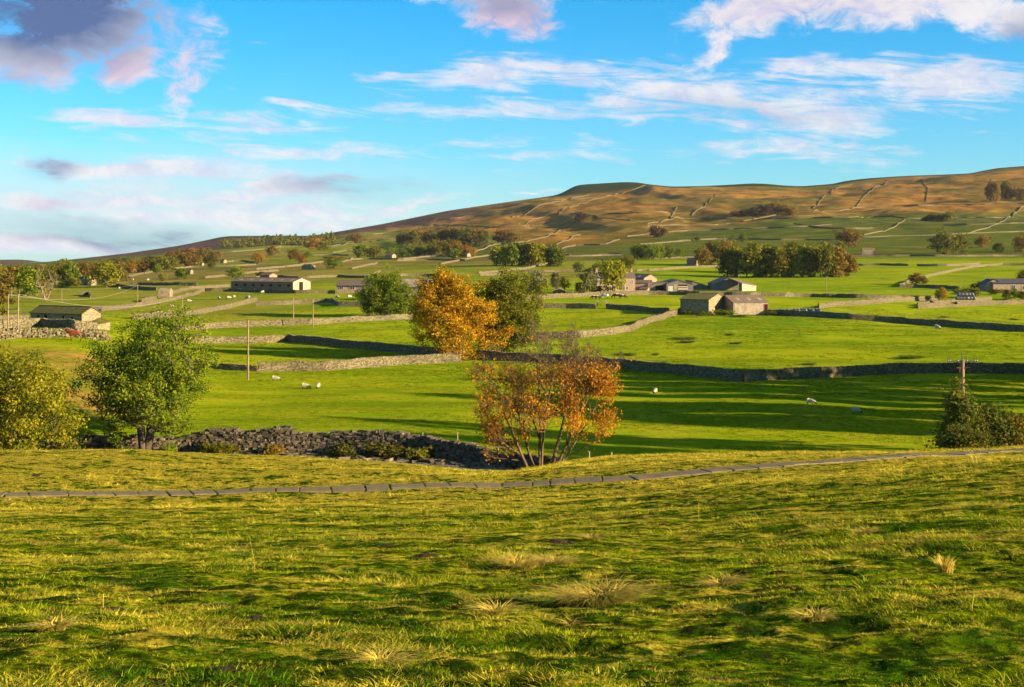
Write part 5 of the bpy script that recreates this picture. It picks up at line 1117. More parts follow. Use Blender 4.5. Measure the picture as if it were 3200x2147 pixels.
# ------------------------------------------------------------------ buildings
def solve(C, d, px):
    u = (px - 1600) / F; return (u * C.y - C.x) / (d[0] - u * d[1])
def gable_house(name, label, cat, xl, xc, xr, vb, eave, ridge, th, wallm, roofm, Y=None, wins=(), group=None, over=.25, gwins=(), skylights=0, lean=None, chim=(), gable_mat=None, ground_drop=1.2, L_=None, W_=None, rt=.14):
    C = AtY(xc, Y) if (Y and Y < 405) else Pt(xc, vb, 300)
    if not Y: pass
    base_z = -(vb - V0) / F * C.y; C.z = base_z
    t = R(th); ex = (math.cos(t), -math.sin(t)); ey = (math.sin(t), math.cos(t))
    Ln = L_ or abs(solve(C, (-ex[0], -ex[1]), xl)); Wd = W_ or abs(solve(C, ey, xr)); he = eave / F * C.y; hr = ridge / F * C.y
    e = empty(name, C, -t); tag(e, label, cat, group); m = MB(); g = -ground_drop
    v = [(-Ln, 0, g), (0, 0, g), (0, Wd, g), (-Ln, Wd, g), (-Ln, 0, he), (0, 0, he), (0, Wd, he), (-Ln, Wd, he), (0, Wd / 2, hr), (-Ln, Wd / 2, hr)]
    m.add(v, [(0, 1, 5, 4), (2, 3, 7, 6), (4, 5, 8, 9), (6, 7, 9, 8)]); m.build('wall', M[wallm], e)
    m = MB(); m.add([v[1], v[2], v[6], v[8], v[5]], [(0, 1, 2, 3, 4)]); m.add([v[3], v[0], v[4], v[9], v[7]], [(0, 1, 2, 3, 4)]); m.build('gable', M[gable_mat or wallm], e)
    sl = (hr - he) / (Wd / 2); rr = MB()
    for s in (0, 1):
        y0, y1 = (-over, Wd / 2) if s == 0 else (Wd + over, Wd / 2); z0 = he - over * sl + .03; x0, x1 = -Ln - over, over
        a = [(x0, y0, z0), (x1, y0, z0), (x1, y1, hr + .03), (x0, y1, hr + .03)]; b = [(p[0], p[1], p[2] + rt) for p in a]
        rr.add(a + b, [(0, 1, 2, 3)[::-1], (4, 5, 6, 7), (0, 1, 5, 4), (1, 2, 6, 5), (2, 3, 7, 6), (3, 0, 4, 7)] if s == 0 else [(0, 1, 2, 3), (4, 5, 6, 7)[::-1], (0, 1, 5, 4)[::-1], (1, 2, 6, 5)[::-1], (2, 3, 7, 6)[::-1], (3, 0, 4, 7)[::-1]])
    ro = rr.build('roof', M[roofm], e)
    rc = MB(); rc.box(-Ln - over, over, Wd / 2 - .13, Wd / 2 + .13, hr + rt - .04, hr + rt + .09); rc.build('ridge', M['slate'], ro)
    for k in range(skylights):
        f = (k + .6) / (skylights + .2); x = -Ln + f * Ln; s0, s1 = .25, .62; q = MB()
        a = [(x, Wd / 2 * s0, he + (hr - he) * s0 + rt + .06), (x + 1.0, Wd / 2 * s0, he + (hr - he) * s0 + rt + .06), (x + 1.0, Wd / 2 * s1, he + (hr - he) * s1 + rt + .06), (x, Wd / 2 * s1, he + (hr - he) * s1 + rt + .06)]
        q.add(a + [(p[0], p[1], p[2] - .07) for p in a], [(0, 1, 2, 3), (4, 7, 6, 5), (0, 4, 5, 1), (1, 5, 6, 2), (2, 6, 7, 3), (3, 7, 4, 0)]); q.build('skylight', M['pale_sheet'], ro)
    def opening(nm, face, s, z, w, h, kind):
        q = MB(); fr = MB(); d = .05
        if face == 'f': q.box(-s * Ln - w / 2, -s * Ln + w / 2, -d, .02, z, z + h)
        else: q.box(-.02, d, s * Wd - w / 2, s * Wd + w / 2, z, z + h)
        o = q.build(nm, M[{'glass': 'glass', 'dark': 'dark', 'white': 'white', 'door': 'dark', 'reddoor': 'dark', 'pale': 'pale_sheet'}[kind]], e)
        if kind in ('glass', 'reddoor', 'door'):
            mt = {'glass': 'white', 'reddoor': 'red', 'door': 'house_stone'}[kind]; fw = .12
            for (a0, a1, b0, b1) in ((-w / 2 - fw, w / 2 + fw, h, h + fw), (-w / 2 - fw, -w / 2, 0, h), (w / 2, w / 2 + fw, 0, h)) + (((-w / 2 - fw, w / 2 + fw, -fw, 0), (-.04, .04, 0, h)) if kind == 'glass' else ()):
                if face == 'f': fr.box(-s * Ln + a0, -s * Ln + a1, -d - .05, .0, z + b0, z + b1)
                else: fr.box(0, d + .05, s * Wd + a0, s * Wd + a1, z + b0, z + b1)
            fr.build('frame', M[mt], o)
    for w in wins: opening('window' if w[5] != 'door' and w[5] != 'reddoor' else 'door', *w)
    for (s, z0, h, w) in chim:
        q = MB(); q.box(-s * Ln - w / 2, -s * Ln + w / 2, Wd / 2 - w * .6, Wd / 2 + w * .6, hr - .6, hr + h); q.box(-s * Ln - w / 2 - .08, -s * Ln + w / 2 + .08, Wd / 2 - w * .6 - .08, Wd / 2 + w * .6 + .08, hr + h, hr + h + .12)
        q.tube([(-s * Ln, Wd / 2, hr + h + .1), (-s * Ln, Wd / 2, hr + h + .55)], .16, 8); q.build('chimney', M['house_stone'], ro)
    e['_dims'] = (Ln, Wd, he, hr); del e['_dims']
    return e, Ln, Wd, he, hr, C, t
f = 'f'; g_ = 'g'
# long stone barn at the left
e, Ln, Wd, he, hr, C, t = gable_house('stone_barn', 'long stone barn with mossy roof behind the horse at the left', 'barn', 95, 256, 315, 1028, 46, 66, 31, 'barn_stone', 'moss_roof', Y=282, ground_drop=2,
    wins=[(f, .84, 1.35, .5, 1.1, 'dark'), (f, .70, 1.9, .8, .7, 'dark'), (f, .36, 1.5, .55, 1.0, 'dark'), (f, .19, 1.2, .6, 1.1, 'dark'), (f, .55, .9, .4, .35, 'dark')])
# its lean-to
def leanto():
    o = empty('lean_to', C, -t); tag(o, 'small mossy roofed lean to against the right gable of the long barn', 'outbuilding'); w = 2.9; d = Wd * .95
    m = MB(); v = [(.03, -.2, -2.2), (w, -.2, -2.2), (w, d, -2.2), (.03, d, -2.2), (.03, -.2, .75), (w, -.2, .62), (w, d, 1.2), (.03, d, 1.9)]
    m.add(v, [(0, 1, 5, 4), (1, 2, 6, 5), (2, 3, 7, 6), (3, 0, 4, 7)]); m.build('wall', M['barn_stone'], o)
    r = MB(); a = [(.03, -.4, .76), (w + .2, -.4, .62), (w + .2, d + .1, 1.28), (.03, d + .1, 1.98)]; r.add(a + [(p[0], p[1], p[2] + .12) for p in a], [(3, 2, 1, 0), (4, 5, 6, 7), (0, 1, 5, 4), (1, 2, 6, 5), (2, 3, 7, 6), (3, 0, 4, 7)]); r.build('roof', M['moss_roof'], o)
leanto()
# stone barn on the knoll and its tin shed
e, Ln, Wd, he, hr, C, t = gable_house('stone_barn', 'square stone barn with mossy green roof on the grassy knoll', 'barn', 2126, 2215, 2270, 982, 45, 62, 31, 'barn_stone', 'moss_roof', Y=398,
    wins=[('g', .38, 1.1, .5, .75, 'dark'), ('g', .22, 1.0, .35, .4, 'dark')])
e2, *_r = gable_house('tin_shed', 'wide shed with patched tin front and three rooflights beside the knoll barn', 'shed', 2292, 2400, 2412, 982, 37, 56, -12, 'pale_sheet', 'sheet_roof', Y=402, W_=13, skylights=3,
    wins=[(f, .50, .1, 4.0, 1.5, 'pale'), (f, .06, .9, .9, 1.9, 'reddoor'), (f, .88, .2, 1.8, 2.6, 'pale')])
gable_house('open_bay', 'dark open bay linking the knoll barn and the tin shed', 'shed', 2262, 2297, 2300, 976, 32, 40, 6, 'dark', 'sheet_roof', Y=405, W_=8)
# nettles at the barn foot
for i, (px, v, w, h, kd, lb) in enumerate([(2150, 984, 36, 14, 'green', 'dark nettle patch at the left foot of the knoll barn'), (2195, 988, 44, 14, 'green', 'dark nettle patch along the front of the knoll barn'), (2262, 986, 70, 18, 'yg', 'bright green nettle patch right of the knoll barn gable'), (2410, 986, 50, 14, 'dark', 'dark weeds at the right end of the tin shed'), (2310, 990, 60, 7, 'green', 'low weeds in front of the tin shed')]):
    T(px, v, v - h, w, kd, lb, 'low', Y=392 + i % 2, cat='plants', name='nettle_patch')
# long brown shed
gable_house('long_shed', 'long brown boarded shed with cream gable and red door edge', 'shed', 722, 916, 970, 908, 26, 38, 33, 'board', 'sheet_roof', Y=590, gable_mat='cream', skylights=6,
    wins=[(f, x, 1.6, 1.6, .8, 'dark') for x in (.07, .21, .35, .49, .63, .77, .91)] + [('g', .45, 0, 2.2, 3.4, 'reddoor')])
gable_house('stone_barn', 'stone barn peeping over the long brown shed roof', 'barn', 812, 842, 866, 872, 12, 18, 33, 'barn_stone', 'slate', Y=760)
gable_house('bungalow', 'grey roofed bungalow with white windows right of the long shed', 'bungalow', 1052, 1150, 1170, 912, 20, 34, 8, 'house_stone', 'slate', Y=575, wins=[(f, .85, 1.0, 1.5, 1.0, 'glass'), (f, .5, .9, 1.8, 1.1, 'glass'), (f, .2, 1.0, 1.1, 1.0, 'glass')], over=.5)
gable_house('pale_shed', 'large pale roofed shed half hidden behind the round green tree', 'shed', 1225, 1345, 1362, 932, 36, 60, 12, 'pale_sheet', 'pale_sheet', Y=560)
gable_house('stone_house', 'far stone house with lit gable below the orange trees at left', 'house', 240, 285, 302, 892, 15, 25, 35, 'house_stone', 'slate', Y=640, wins=[(f, .4, .2, .9, 1.2, 'dark'), ('g', .5, 1.2, .6, .8, 'dark')])
gable_house('barn_roof', 'slate roofed barn sunk among the brown trees of the far belt', 'barn', 392, 412, 428, 852, 8, 18, 40, 'house_stone', 'slate', Y=1100)
gable_house('roofless_hut', 'small pale roofless stone hut by the sweeping wall', 'hut', 494, 530, 542, 928, 18, 26, 4, 'barn_stone', 'barn_stone', Y=500, over=.0, W_=4)
TINY = [(582, 595, 604, 856, 9, 14, 850, 'tiny stone barn with lit gable beside the light green tree at left'), (625, 631, 638, 830, 6, 9, 1150, 'tiny lit barn among the russet trees'), (688, 699, 709, 822, 6, 12, 1250, 'tiny lit barn left of the far left wall'),
    (943, 970, 986, 842, 11, 16, 1020, 'small stone barn alone in the left middle dale'), (1088, 1096, 1104, 811, 3, 6, 1350, 'tiny white roofed barn left of the winding wall'), (1204, 1225, 1238, 807, 9, 14, 1350, 'left one of the twin tiny barns under the hill wood'),
    (1292, 1306, 1320, 802, 4, 9, 1380, 'right one of the twin tiny barns under the hill wood'), (1452, 1460, 1471, 803, 8, 13, 1380, 'tiny bright barn right of the round bright green tree'), (2146, 2176, 2184, 831, 16, 24, 880, 'ruined dark stone barn against the dark clump of trees')]
for (a, b, c_, v, ev, rg, Y, lb) in TINY:
    gable_house('field_barn', lb, 'barn', a, b, c_, v, ev, rg, 32, 'barn_stone', 'slate', Y=Y, over=.1, group='small field barns of the dale', ground_drop=4)
gable_house('field_barn', 'small pale barn on the bank above the right fields', 'barn', 2695, 2734, 2740, 796, 15, 21, 8, 'barn_stone', 'sheet_roof', Y=1060, over=.1, W_=6)
# farmhouse group
gable_house('farmhouse', 'tall stone farmhouse with two chimneys behind the big yellow green tree', 'farmhouse', 1866, 1985, 2000, 910, 42, 60, -8, 'house_stone', 'slate', Y=556, W_=8, wins=[(f, .92, 3.1, .8, 1.2, 'glass'), (f, .75, .6, .8, 1.3, 'glass'), (f, .66, .6, .8, 1.3, 'glass'), (f, .3, .6, .8, 1.2, 'glass'), (f, .22, .6, .8, 1.2, 'glass'), (f, .08, 2.6, .5, 1.6, 'glass')], chim=[(.96, 0, 1.1, .8), (.04, 0, .9, .8)])
gable_house('barn_house', 'stone wing with blue slate roof and big sunlit gable at the farm', 'farm building', 1960, 2012, 2052, 900, 30, 42, 42, 'house_stone', 'blue_slate', Y=575, skylights=1, ground_drop=2)
gable_house('outhouse', 'low stone extension with stone slate roof at the farm', 'outbuilding', 1985, 2034, 2044, 908, 24, 31, 10, 'house_stone', 'slate', Y=545, W_=5)
gable_house('outhouse', 'tiny slate roofed outhouse with a stove pipe at the farm', 'outbuilding', 2000, 2022, 2036, 912, 8, 16, 20, 'house_stone', 'slate', Y=520, W_=4, chim=[(.05, 0, .9, .5)])
def farm_shed(name, label, x0, xp, x1, vb, he_, hr_, Y, dep, wallm, roofm, doors=()):
    """shed whose broad gable faces the viewer"""
    Y = Pt((x0 + x1) / 2, vb, 300).y; C0 = AtY(x0, Y); z = -(vb - V0) / F * Y; w = (x1 - x0) / F * Y; e = empty(name, (C0.x, Y, z)); tag(e, label, 'shed'); a = he_ / F * Y; b = hr_ / F * Y; xr = (xp - x0) / F * Y; m = MB()
    m.add([(0, 0, -1.5), (w, 0, -1.5), (w, 0, a), (xr, 0, b), (0, 0, a)], [(0, 1, 2, 3, 4)]); m.add([(0, dep, -1.5), (w, dep, -1.5), (w, dep, a), (xr, dep, b), (0, dep, a), (0, 0, -1.5), (w, 0, -1.5), (w, 0, a), (0, 0, a)], [(4, 3, 2, 1, 0), (0, 5, 8, 4), (6, 1, 2, 7)]); m.build('wall', M[wallm], e)
    r = MB(); o = .25
    for (p, q) in (((-o, a - .1), (xr, b)), ((xr, b), (w + o, a - .1))):
        A_ = [(p[0], -o, p[1] + .03), (q[0], -o, q[1] + .03), (q[0], dep + o, q[1] + .03), (p[0], dep + o, p[1] + .03)]; r.add(A_ + [(t_[0], t_[1], t_[2] + .15) for t_ in A_], [(3, 2, 1, 0), (4, 5, 6, 7), (0, 1, 5, 4), (1, 2, 6, 5), (2, 3, 7, 6), (3, 0, 4, 7)])
    r.build('roof', M[roofm], e)
    for (s, z0, ww, hh, mt) in doors:
        q = MB(); q.box(s * w - ww / 2, s * w + ww / 2, -.06, .02, z0, z0 + hh); q.build('door', M[mt], e)
farm_shed('cattle_shed', 'low wide open fronted cattle shed in the farmyard', 2032, 2075, 2130, 909, 20, 26, 545, 16, 'grey_board', 'sheet_roof', [(.3, 0, 3, 2, 'dark'), (.6, 0, 1.6, 2, 'pale_sheet')])
farm_shed('barn', 'dark boarded barn with low pitched roof in the farmyard', 2083, 2123, 2166, 910, 22, 34, 548, 26, 'grey_board', 'sheet_roof', [(.15, 0, 1.8, 1.9, 'white'), (.34, 0, 1.4, 2.6, 'pale_sheet'), (.62, 0, 3.2, 2.4, 'dark')])
farm_shed('lean_shed', 'long flat roofed shed behind the farmyard barn', 2076, 2100, 2175, 895, 14, 18, 590, 14, 'dark', 'sheet_roof')
farm_shed('lean_shed', 'long grey roofed cattle shed right of the farmyard barn', 2160, 2166, 2215, 903, 8, 24, 556, 24, 'grey_board', 'sheet_roof')
gable_house('dark_barn', 'grey boarded barn with cream side at the right of the farm', 'barn', 2232, 2318, 2369, 905, 22, 36, 60, 'grey_board', 'sheet_roof', Y=535, gable_mat='cream')  if False else farm_shed('dark_barn', 'grey boarded barn with a cream side at the right of the farm', 2234, 2276, 2320, 907, 19, 37, 532, 20, 'grey_board', 'sheet_roof', [(.45, 0, 4.0, 2.6, 'pole')])
def side():
    Y = 533; e = empty('cream_annex', (AtY(2319, Y).x, Y, -(906 - V0) / F * Y)); tag(e, 'cream walled annex at the right end of the grey boarded barn', 'annex'); w = 51 / F * Y; m = MB()
    m.add([(0, 0, -1.5), (w, 5, -1.5), (w, 5, 1.5), (0, 0, 2.4), (0, 9, -1.5), (0, 9, 2.4)], [(0, 1, 2, 3), (1, 4, 5, 2)]); m.build('wall', M['cream'], e)
    r = MB(); a = [(-.2, -.3, 2.44), (w + .2, 4.7, 1.5), (w - 4, 13, 3.2), (-3.4, 10, 4.2)]; r.add(a + [(p[0], p[1], p[2] + .15) for p in a], [(3, 2, 1, 0), (4, 5, 6, 7), (0, 1, 5, 4), (1, 2, 6, 5), (2, 3, 7, 6), (3, 0, 4, 7)]); r.build('roof', M['sheet_roof'], e)
    for k in range(3):
        q = MB(); x = w * (.12 + .27 * k); q.add([(x, x / w * 5 - .05, .7), (x + .9, (x + .9) / w * 5 - .05, .7), (x + .9, (x + .9) / w * 5 - .05, 1.5), (x, x / w * 5 - .05, 1.5)], [(0, 1, 2, 3)]); q.build('window', M['pale_sheet'], e)
side()
# bungalow at the right
gable_house('bungalow', 'stone bungalow with dark roof and white windows at the right edge', 'bungalow', 3104, 3290, 3300, 911, 26, 38, 3, 'house_stone', 'blue_slate', Y=500, W_=9, wins=[(f, .66, .5, 1.2, 1.9, 'glass'), (f, .47, .9, 1.6, 1.1, 'glass'), (f, .2, .9, 1.6, 1.1, 'glass')], over=.4)
farm_shed('gable_wing', 'front gable wing of the right hand bungalow with a picture window', 3083, 3108, 3136, 911, 24, 38, 494, 9, 'house_stone', 'blue_slate', [(.5, 1.0, 2.1, 1.3, 'white'), (.5, 1.12, 1.75, 1.05, 'glass')])
# open garden shelter
farm_shed('garden_shelter', 'little open shelter with pale roof in the farm garden wall', 1728, 1748, 1767, 917, 8, 14, 505, 3, 'dark', 'pale_sheet')
# trailer
def trailer():
    p = AtY(2118, 520); e = empty('livestock_trailer', (p.x, 520, -(911 - V0) / F * 520)); tag(e, 'cream livestock trailer parked in front of the farmyard barn', 'trailer'); m = MB(); m.box(0, 3.7, 0, 2, .55, 1.85); m.box(.1, 3.6, .1, 1.9, 1.85, 1.95); m.build('body', M['cream'], e)
    for k in range(6):
        q = MB(); q.box(.25 + k * .55, .6 + k * .55, -.03, .0, 1.3, 1.6); q.build('vent', M['dark'], e)
    for x in (1.5, 2.3):
        q = MB(); q.tube([(x, -.12, .33), (x, .12, .33)], .33, 12); q.build('wheel', M['metal'], e)
    q = MB(); q.tube([(0, 1, .5), (-1.1, 1, .45)], .06, 6); q.build('drawbar', M['metal'], e)
trailer()
# ------------------------------------------------------------------ bales
def bale_mesh(seed):
    r = np.random.RandomState(seed); n = 14; prof = [(-.62, .0), (-.61, .45), (-.5, .6), (-.2, .64), (.2, .64), (.5, .6), (.61, .45), (.62, .0)]; V = []; Fc = []
    for (x, rad) in prof:
        for k in range(n):
            t = 2 * math.pi * k / n; q = rad * (1 + r.uniform(-.04, .04)); V.append((x + r.uniform(-.02, .02), q * math.cos(t), .62 + q * math.sin(t) * .96))
    for i in range(len(prof) - 1):
        for k in range(n): Fc.append((i * n + k, i * n + (k + 1) % n, (i + 1) * n + (k + 1) % n, (i + 1) * n + k))
    return np_mesh('bale', np.array(V), np.array(Fc), True)
BM_ = [bale_mesh(i) for i in range(3)]
for b in BM_: b.materials.append(M['bale'])
def bale(x, y, z, rz, label, group, k):
    o = link('wrapped_bale', BM_[k % 3], None, None, (x, y, z)); o.rotation_euler = (0, 0, rz); tag(o, label, 'bale', group)
for k in range(13):
    px = 2428 + k * 11.0; p = AtY(px, 404 + (k % 2) * 1.5); bale(p.x, p.y, p.z + .25 + .012 * k * 2, 1.2 + .15 * math.sin(k * 2.1), 'black wrapped bale, %s from the left in the row by the tin shed' % ORD[k], 'black wrapped bales in a row', k)
for lv, n in ((0, 6), (1, 5)):
    for k in range(n):
        px = 2992 + lv * 5 + k * 10; p = AtY(px, 440); bale(p.x, 440, -(938 - V0) / F * 440 + lv * 1.16, .15 * math.sin(k + lv), 'grey wrapped bale, %s from left in the %s row of the hedge stack' % (ORD[k], ['bottom', 'top'][lv]), 'stacked wrapped bales by the hedge', k)
# ------------------------------------------------------------------ poles, posts, wires
def pole(px, vb, top, label, Y=None, r=.14, arm=0, lean=0):
    p = AtY(px, Y) if Y else Pt(px, vb); h = (V0 - top) / F * p.y - p.z; e = empty('utility_pole', p); tag(e, label, 'pole', 'wooden utility poles of the dale'); m = MB(); m.tube([(0, 0, -.8), (lean, 0, h)], [r, r * .72], 8); m.build('shaft', M['pole'], e)
    if arm:
        a = MB(); a.box(-arm, arm, -.06, .06, h - .55, h - .43); a.build('crossarm', M['pole'], e)
    for x in ((-arm, 0, arm) if arm else (0,)):
        q = MB(); q.tube([(x + lean, 0, h - (.42 if arm else .02)), (x + lean, 0, h - (.2 if arm else -.18))], [.05, .04], 6); q.build('insulator', M['porcelain'], e)
    return Vector((p.x + lean, p.y, p.z + h))
pa = pole(775, 1157, 1000, 'tallest near wooden pole behind the sheep at the left', Y=214, r=.16)
pb = pole(978, 1014, 932, 'right one of the pair of slim poles on the sunlit wall', Y=352, r=.15)
pc = pole(917, 1010, 930, 'left one of the pair of slim poles on the sunlit wall', Y=362, r=.15)
pd = pole(570, 989, 924, 'pole standing on the wall below the scattered sheep', Y=405)
pe = pole(430, 950, 888, 'pole standing beside the sunlit sweeping wall', Y=470)
pf = pole(193, 955, 905, 'pale pole behind the roof of the long left barn', Y=470)
pg = pole(24, 1027, 921, 'left leg of the near double pole at the left edge', Y=226, r=.13, lean=.12)
ph_ = pole(55, 1034, 919, 'right leg of the near double pole at the left edge', Y=220, r=.13, lean=.12)
pi_ = pole(36, 940, 898, 'left one of the far twin poles at the left edge', Y=500)
pj = pole(61, 940, 905, 'right one of the far twin poles at the left edge', Y=500)
q = MB(); A_, B_ = AtY(24, 226), AtY(55, 220); q.tube([(A_.x, A_.y, A_.z + 3.1), (B_.x, B_.y, B_.z + 3.3)], .06, 6); tag(q.build('pole_brace', M['metal']), 'dark bar bracing the near double pole', 'brace')
pole(2581, 914, 864, 'slim pole alone in the right green field', Y=505)
pole(3079, 887, 848, 'pole behind the dark bush at the bungalow', Y=600)
pole(3012, 900, 877, 'short pole left of the bungalow', Y=560, r=.1)
pole(1945, 925, 858, 'bright pole in front of the farmhouse', Y=470)
pole(1790, 933, 878, 'pole at the wall left of the farm', Y=445, r=.11)
pole(2030, 914, 868, 'pole in front of the farm extension', Y=500, r=.1)
pole(2308, 906, 857, 'pole in front of the grey boarded barn', Y=525, r=.12)
pole(1612, 897, 866, 'short pole left of the farm garden trees', Y=600, r=.12)
def telegraph():
    Y = 98.; p = AtY(3008, Y); zt = -(1125 - V0) / F * Y; e = empty('telegraph_pole', p); tag(e, 'telegraph pole with crossarm rising out of the shrub at the right', 'telegraph pole'); h = zt - p.z; m = MB()
    m.tube([(0, 0, -.5), (0, 0, h)], [.17, .125], 12); m.build('shaft', M['pole'], e)
    a = MB(); a.box(-1.0, 1.0, -.05, .05, h - .13, h - .05); a.build('crossarm', M['metal'], e)
    b = MB(); b.tube([(0, 0, h), (-.06, 0, h + .55)], [.04, .03], 6); b.build('top_spike', M['metal'], e)
    for x in (-.98, -.86, -.3, .3, .86, .98):
        q = MB(); q.tube([(x, 0, h - .05), (x, 0, h + .02), (x, 0, h + .10)], [.05, .03, .05], 8); q.build('insulator', M['porcelain'], e)
    for x in (-.45, -.35, -.25, .12, .25, .38, .5):
        q = MB(); q.tube([(x * .5, -.05, h - .5), (x, -.1, h - .55)], [.03, .045], 6); q.build('insulator', M['porcelain'], e)
    q = MB(); q.box(-.24, .24, -.09, -.01, h - .62, h - .54); q.box(-.24, -.18, -.09, -.01, h - .9, h - .6); q.build('bracket', M['porcelain'], e)
    return e
telegraph()
def wire(a, b, sag, label):
    pts = [a.lerp(b, i / 14) + Vector((0, 0, -sag * 4 * (i / 14) * (1 - i / 14))) for i in range(15)]; m = MB(); m.tube(pts, .016, 4); tag(m.build('power_line', M['wire']), label, 'wire')
wire(pf, pe, .8, 'wire from the pole behind the barn to the pole on the sweeping wall')
wire(pg, pe + Vector((0, 0, -.4)), 2.4, 'wire from the near double pole to the pole on the sweeping wall')
wire(ph_, pd, 2.6, 'wire from the near double pole to the pole on the crossing wall')
wire(pd, pc, 1.4, 'wire between the crossing wall pole and the slim pair')
wire(pc, pc.lerp(pb, 1.0), .2, 'wire linking the slim pair of poles')
wire(pb, Vector((2., 262, -13.2)), 2.0, 'wire from the slim pair sagging to the copper tree')
def post(px, Y, h, label, r=.06):
    p = AtY(px, Y); m = MB(); m.tube([(0, 0, -.3), (0, 0, h)], [r, r * .9], 6); o = m.build('fence_post', M['post'], None, False, p); o.rotation_euler = (random.uniform(-.06, .06), random.uniform(-.06, .06), 0); tag(o, label, 'post', 'wooden posts along the river bank')
for a in [(958, 140.5, 1.15, 'wooden post behind the left hump of the river wall'), (1030, 140.5, .9, 'short wooden post behind the dip of the river wall'), (1430, 137.5, 1.0, 'wooden post behind the falling end of the river wall'), (1556, 132.5, 1.15, 'dark post left of the half bare tree'), (1618, 130, 1.2, 'dark post just left of the half bare tree stems'), (1763, 117, 1.1, 'post just right of the half bare tree'), (1840, 101, .95, 'middle post on the grass right of the half bare tree'), (1912, 98, .72, 'rightmost low post on the grass right of the half bare tree'), (1320, 139, .6, 'stump of a post on the river wall top')]: post(*a)
m = MB(); p = AtY(2822, 226.5); m.tube([(0, 0, -.2), (0, 0, 1.5)], .10, 6); tag(m.build('gate_post', M['cream'], None, False, p), 'pale upright post on the shaded wall behind the sheep', 'post')
for (px, Y, lb) in ((1866, 428, 'left stone gatepost of the gateway below the cows'), (1895, 427, 'right stone gatepost of the gateway below the cows')):
    m = MB(); m.box(-.28, .28, -.28, .28, -.2, 1.7); tag(m.build('gatepost', M['barn_stone'], None, False, AtY(px, Y)), lb, 'gatepost')
for i, (px, v, w, lb) in enumerate([(2140, 1060, 110, 'longest dark rush clump in the field below the knoll barn'), (2145, 1071, 60, 'dark rush clump just under the longest one'), (2300, 1075, 50, 'small dark rush clump right of the longest one'), (1955, 1111, 80, 'dark rush clump near the long shaded wall, left'), (2048, 1111, 34, 'tiny dark rush clump near the long shaded wall'), (2280, 1048, 40, 'dark rush clump nearest the knoll barn'), (2530, 1141, 60, 'dark rush clump above the shaded wall, middle right'), (2850, 1118, 110, 'wide dark rush clump above the shaded wall, right'), (3170, 1000, 40, 'dark rush clump at the right edge beyond the long dark wall'), (2950, 993, 30, 'dark rush clump beyond the long dark wall')]):
    p_ = Pt(px, v, 200); T(px, v, v - 5, w * .8, 'green', lb, 'low', Y=p_.y if p_.y < 380 else None, cat='rushes', name='rush_clump')
# ------------------------------------------------------------------ animals
def skin(name, P, E, Rd, mats, pick, lvl=2):
    me = bpy.data.meshes.new(name); me.from_pydata(P, E, []); o = bpy.data.objects.new(name, me); COL.objects.link(o)
    s = o.modifiers.new('skin', 'SKIN'); s.use_smooth_shade = True
    sv = me.skin_vertices[0].data
    for i, r_ in enumerate(Rd): sv[i].radius = (r_, r_) if not isinstance(r_, tuple) else r_
    sv[0].use_root = True; sb = o.modifiers.new('sub', 'SUBSURF'); sb.levels = lvl; sb.render_levels = lvl
    bpy.context.view_layer.update(); dg = bpy.context.evaluated_depsgraph_get(); m2 = bpy.data.meshes.new_from_object(o.evaluated_get(dg)); bpy.data.objects.remove(o)
    m2.materials.clear(); m2.name = name
    for k in mats: m2.materials.append(M[k])
    m2.polygons.foreach_set('material_index', [pick(p.center) for p in m2.polygons]); m2.polygons.foreach_set('use_smooth', [True] * len(m2.polygons)); return m2
# facing +x, feet at z=0
def sheep_mesh():
    P = [(-.12, 0, .50), (-.42, 0, .52), (.20, 0, .50), (.42, 0, .48), (.58, 0, .34), (.68, 0, .18), (.76, 0, .06)]
    E = [(0, 1), (0, 2), (2, 3), (3, 4), (4, 5), (5, 6)]; Rd = [.27, .22, .26, .17, .12, .085, .05]
    for (x, y, j) in ((-.40, .13, 1), (-.40, -.13, 1), (.26, .12, 2), (.26, -.12, 2)):
        b = len(P); P += [(x, y, .32), (x - (.03 if j == 1 else 0), y, .16), (x, y, .01)]; E += [(j, b), (b, b + 1), (b + 1, b + 2)]; Rd += [.075, .038, .036]
    P += [(-.62, 0, .50), (-.64, 0, .36)]; E += [(1, len(P) - 2), (len(P) - 2, len(P) - 1)]; Rd += [.07, .045]
    for s in (-1, 1): P.append((.60, s * .13, .26)); E.append((4, len(P) - 1)); Rd.append(.03)
    return skin('sheep', P, E, Rd, ['wool', 'black_face'], lambda c: 1 if (c.x > .56 and c.z < .36) or c.z < .17 else 0)
SM = sheep_mesh()
def sheep(px, v, rz, label, sc=1.0, Y=None, group='sheep grazing in the near field'):
    p = AtY(px, Y) if Y else Pt(px, v); o = link('sheep', SM, None, None, p); o.rotation_euler = (0, 0, rz); o.scale = (sc,) * 3; tag(o, label, 'sheep', group)
sheep(862, 1191, -.15, 'woolly white sheep furthest left, facing right', 1.05)
sheep(955, 1214, -.1, 'white sheep with black lowered head left of the upright one', 1.02)
sheep(993, 1215, -1.6, 'narrow looking white sheep seen end on beside its neighbour', 1.02)
sheep(2046, 1231, -1.9, 'sheep with dark face grazing towards the viewer right of the half bare tree', 1.0)
sheep(2534, 1264, -.45, 'sheep grazing in the shade, middle of the right field', 1.0)
sheep(2676, 1292, -.6, 'sheep grazing nearest the viewer at the right', 1.0)
sheep(2930, 1018, -1.2, 'pale sheep pressed against the long dark wall at right', 1.5, Y=340)
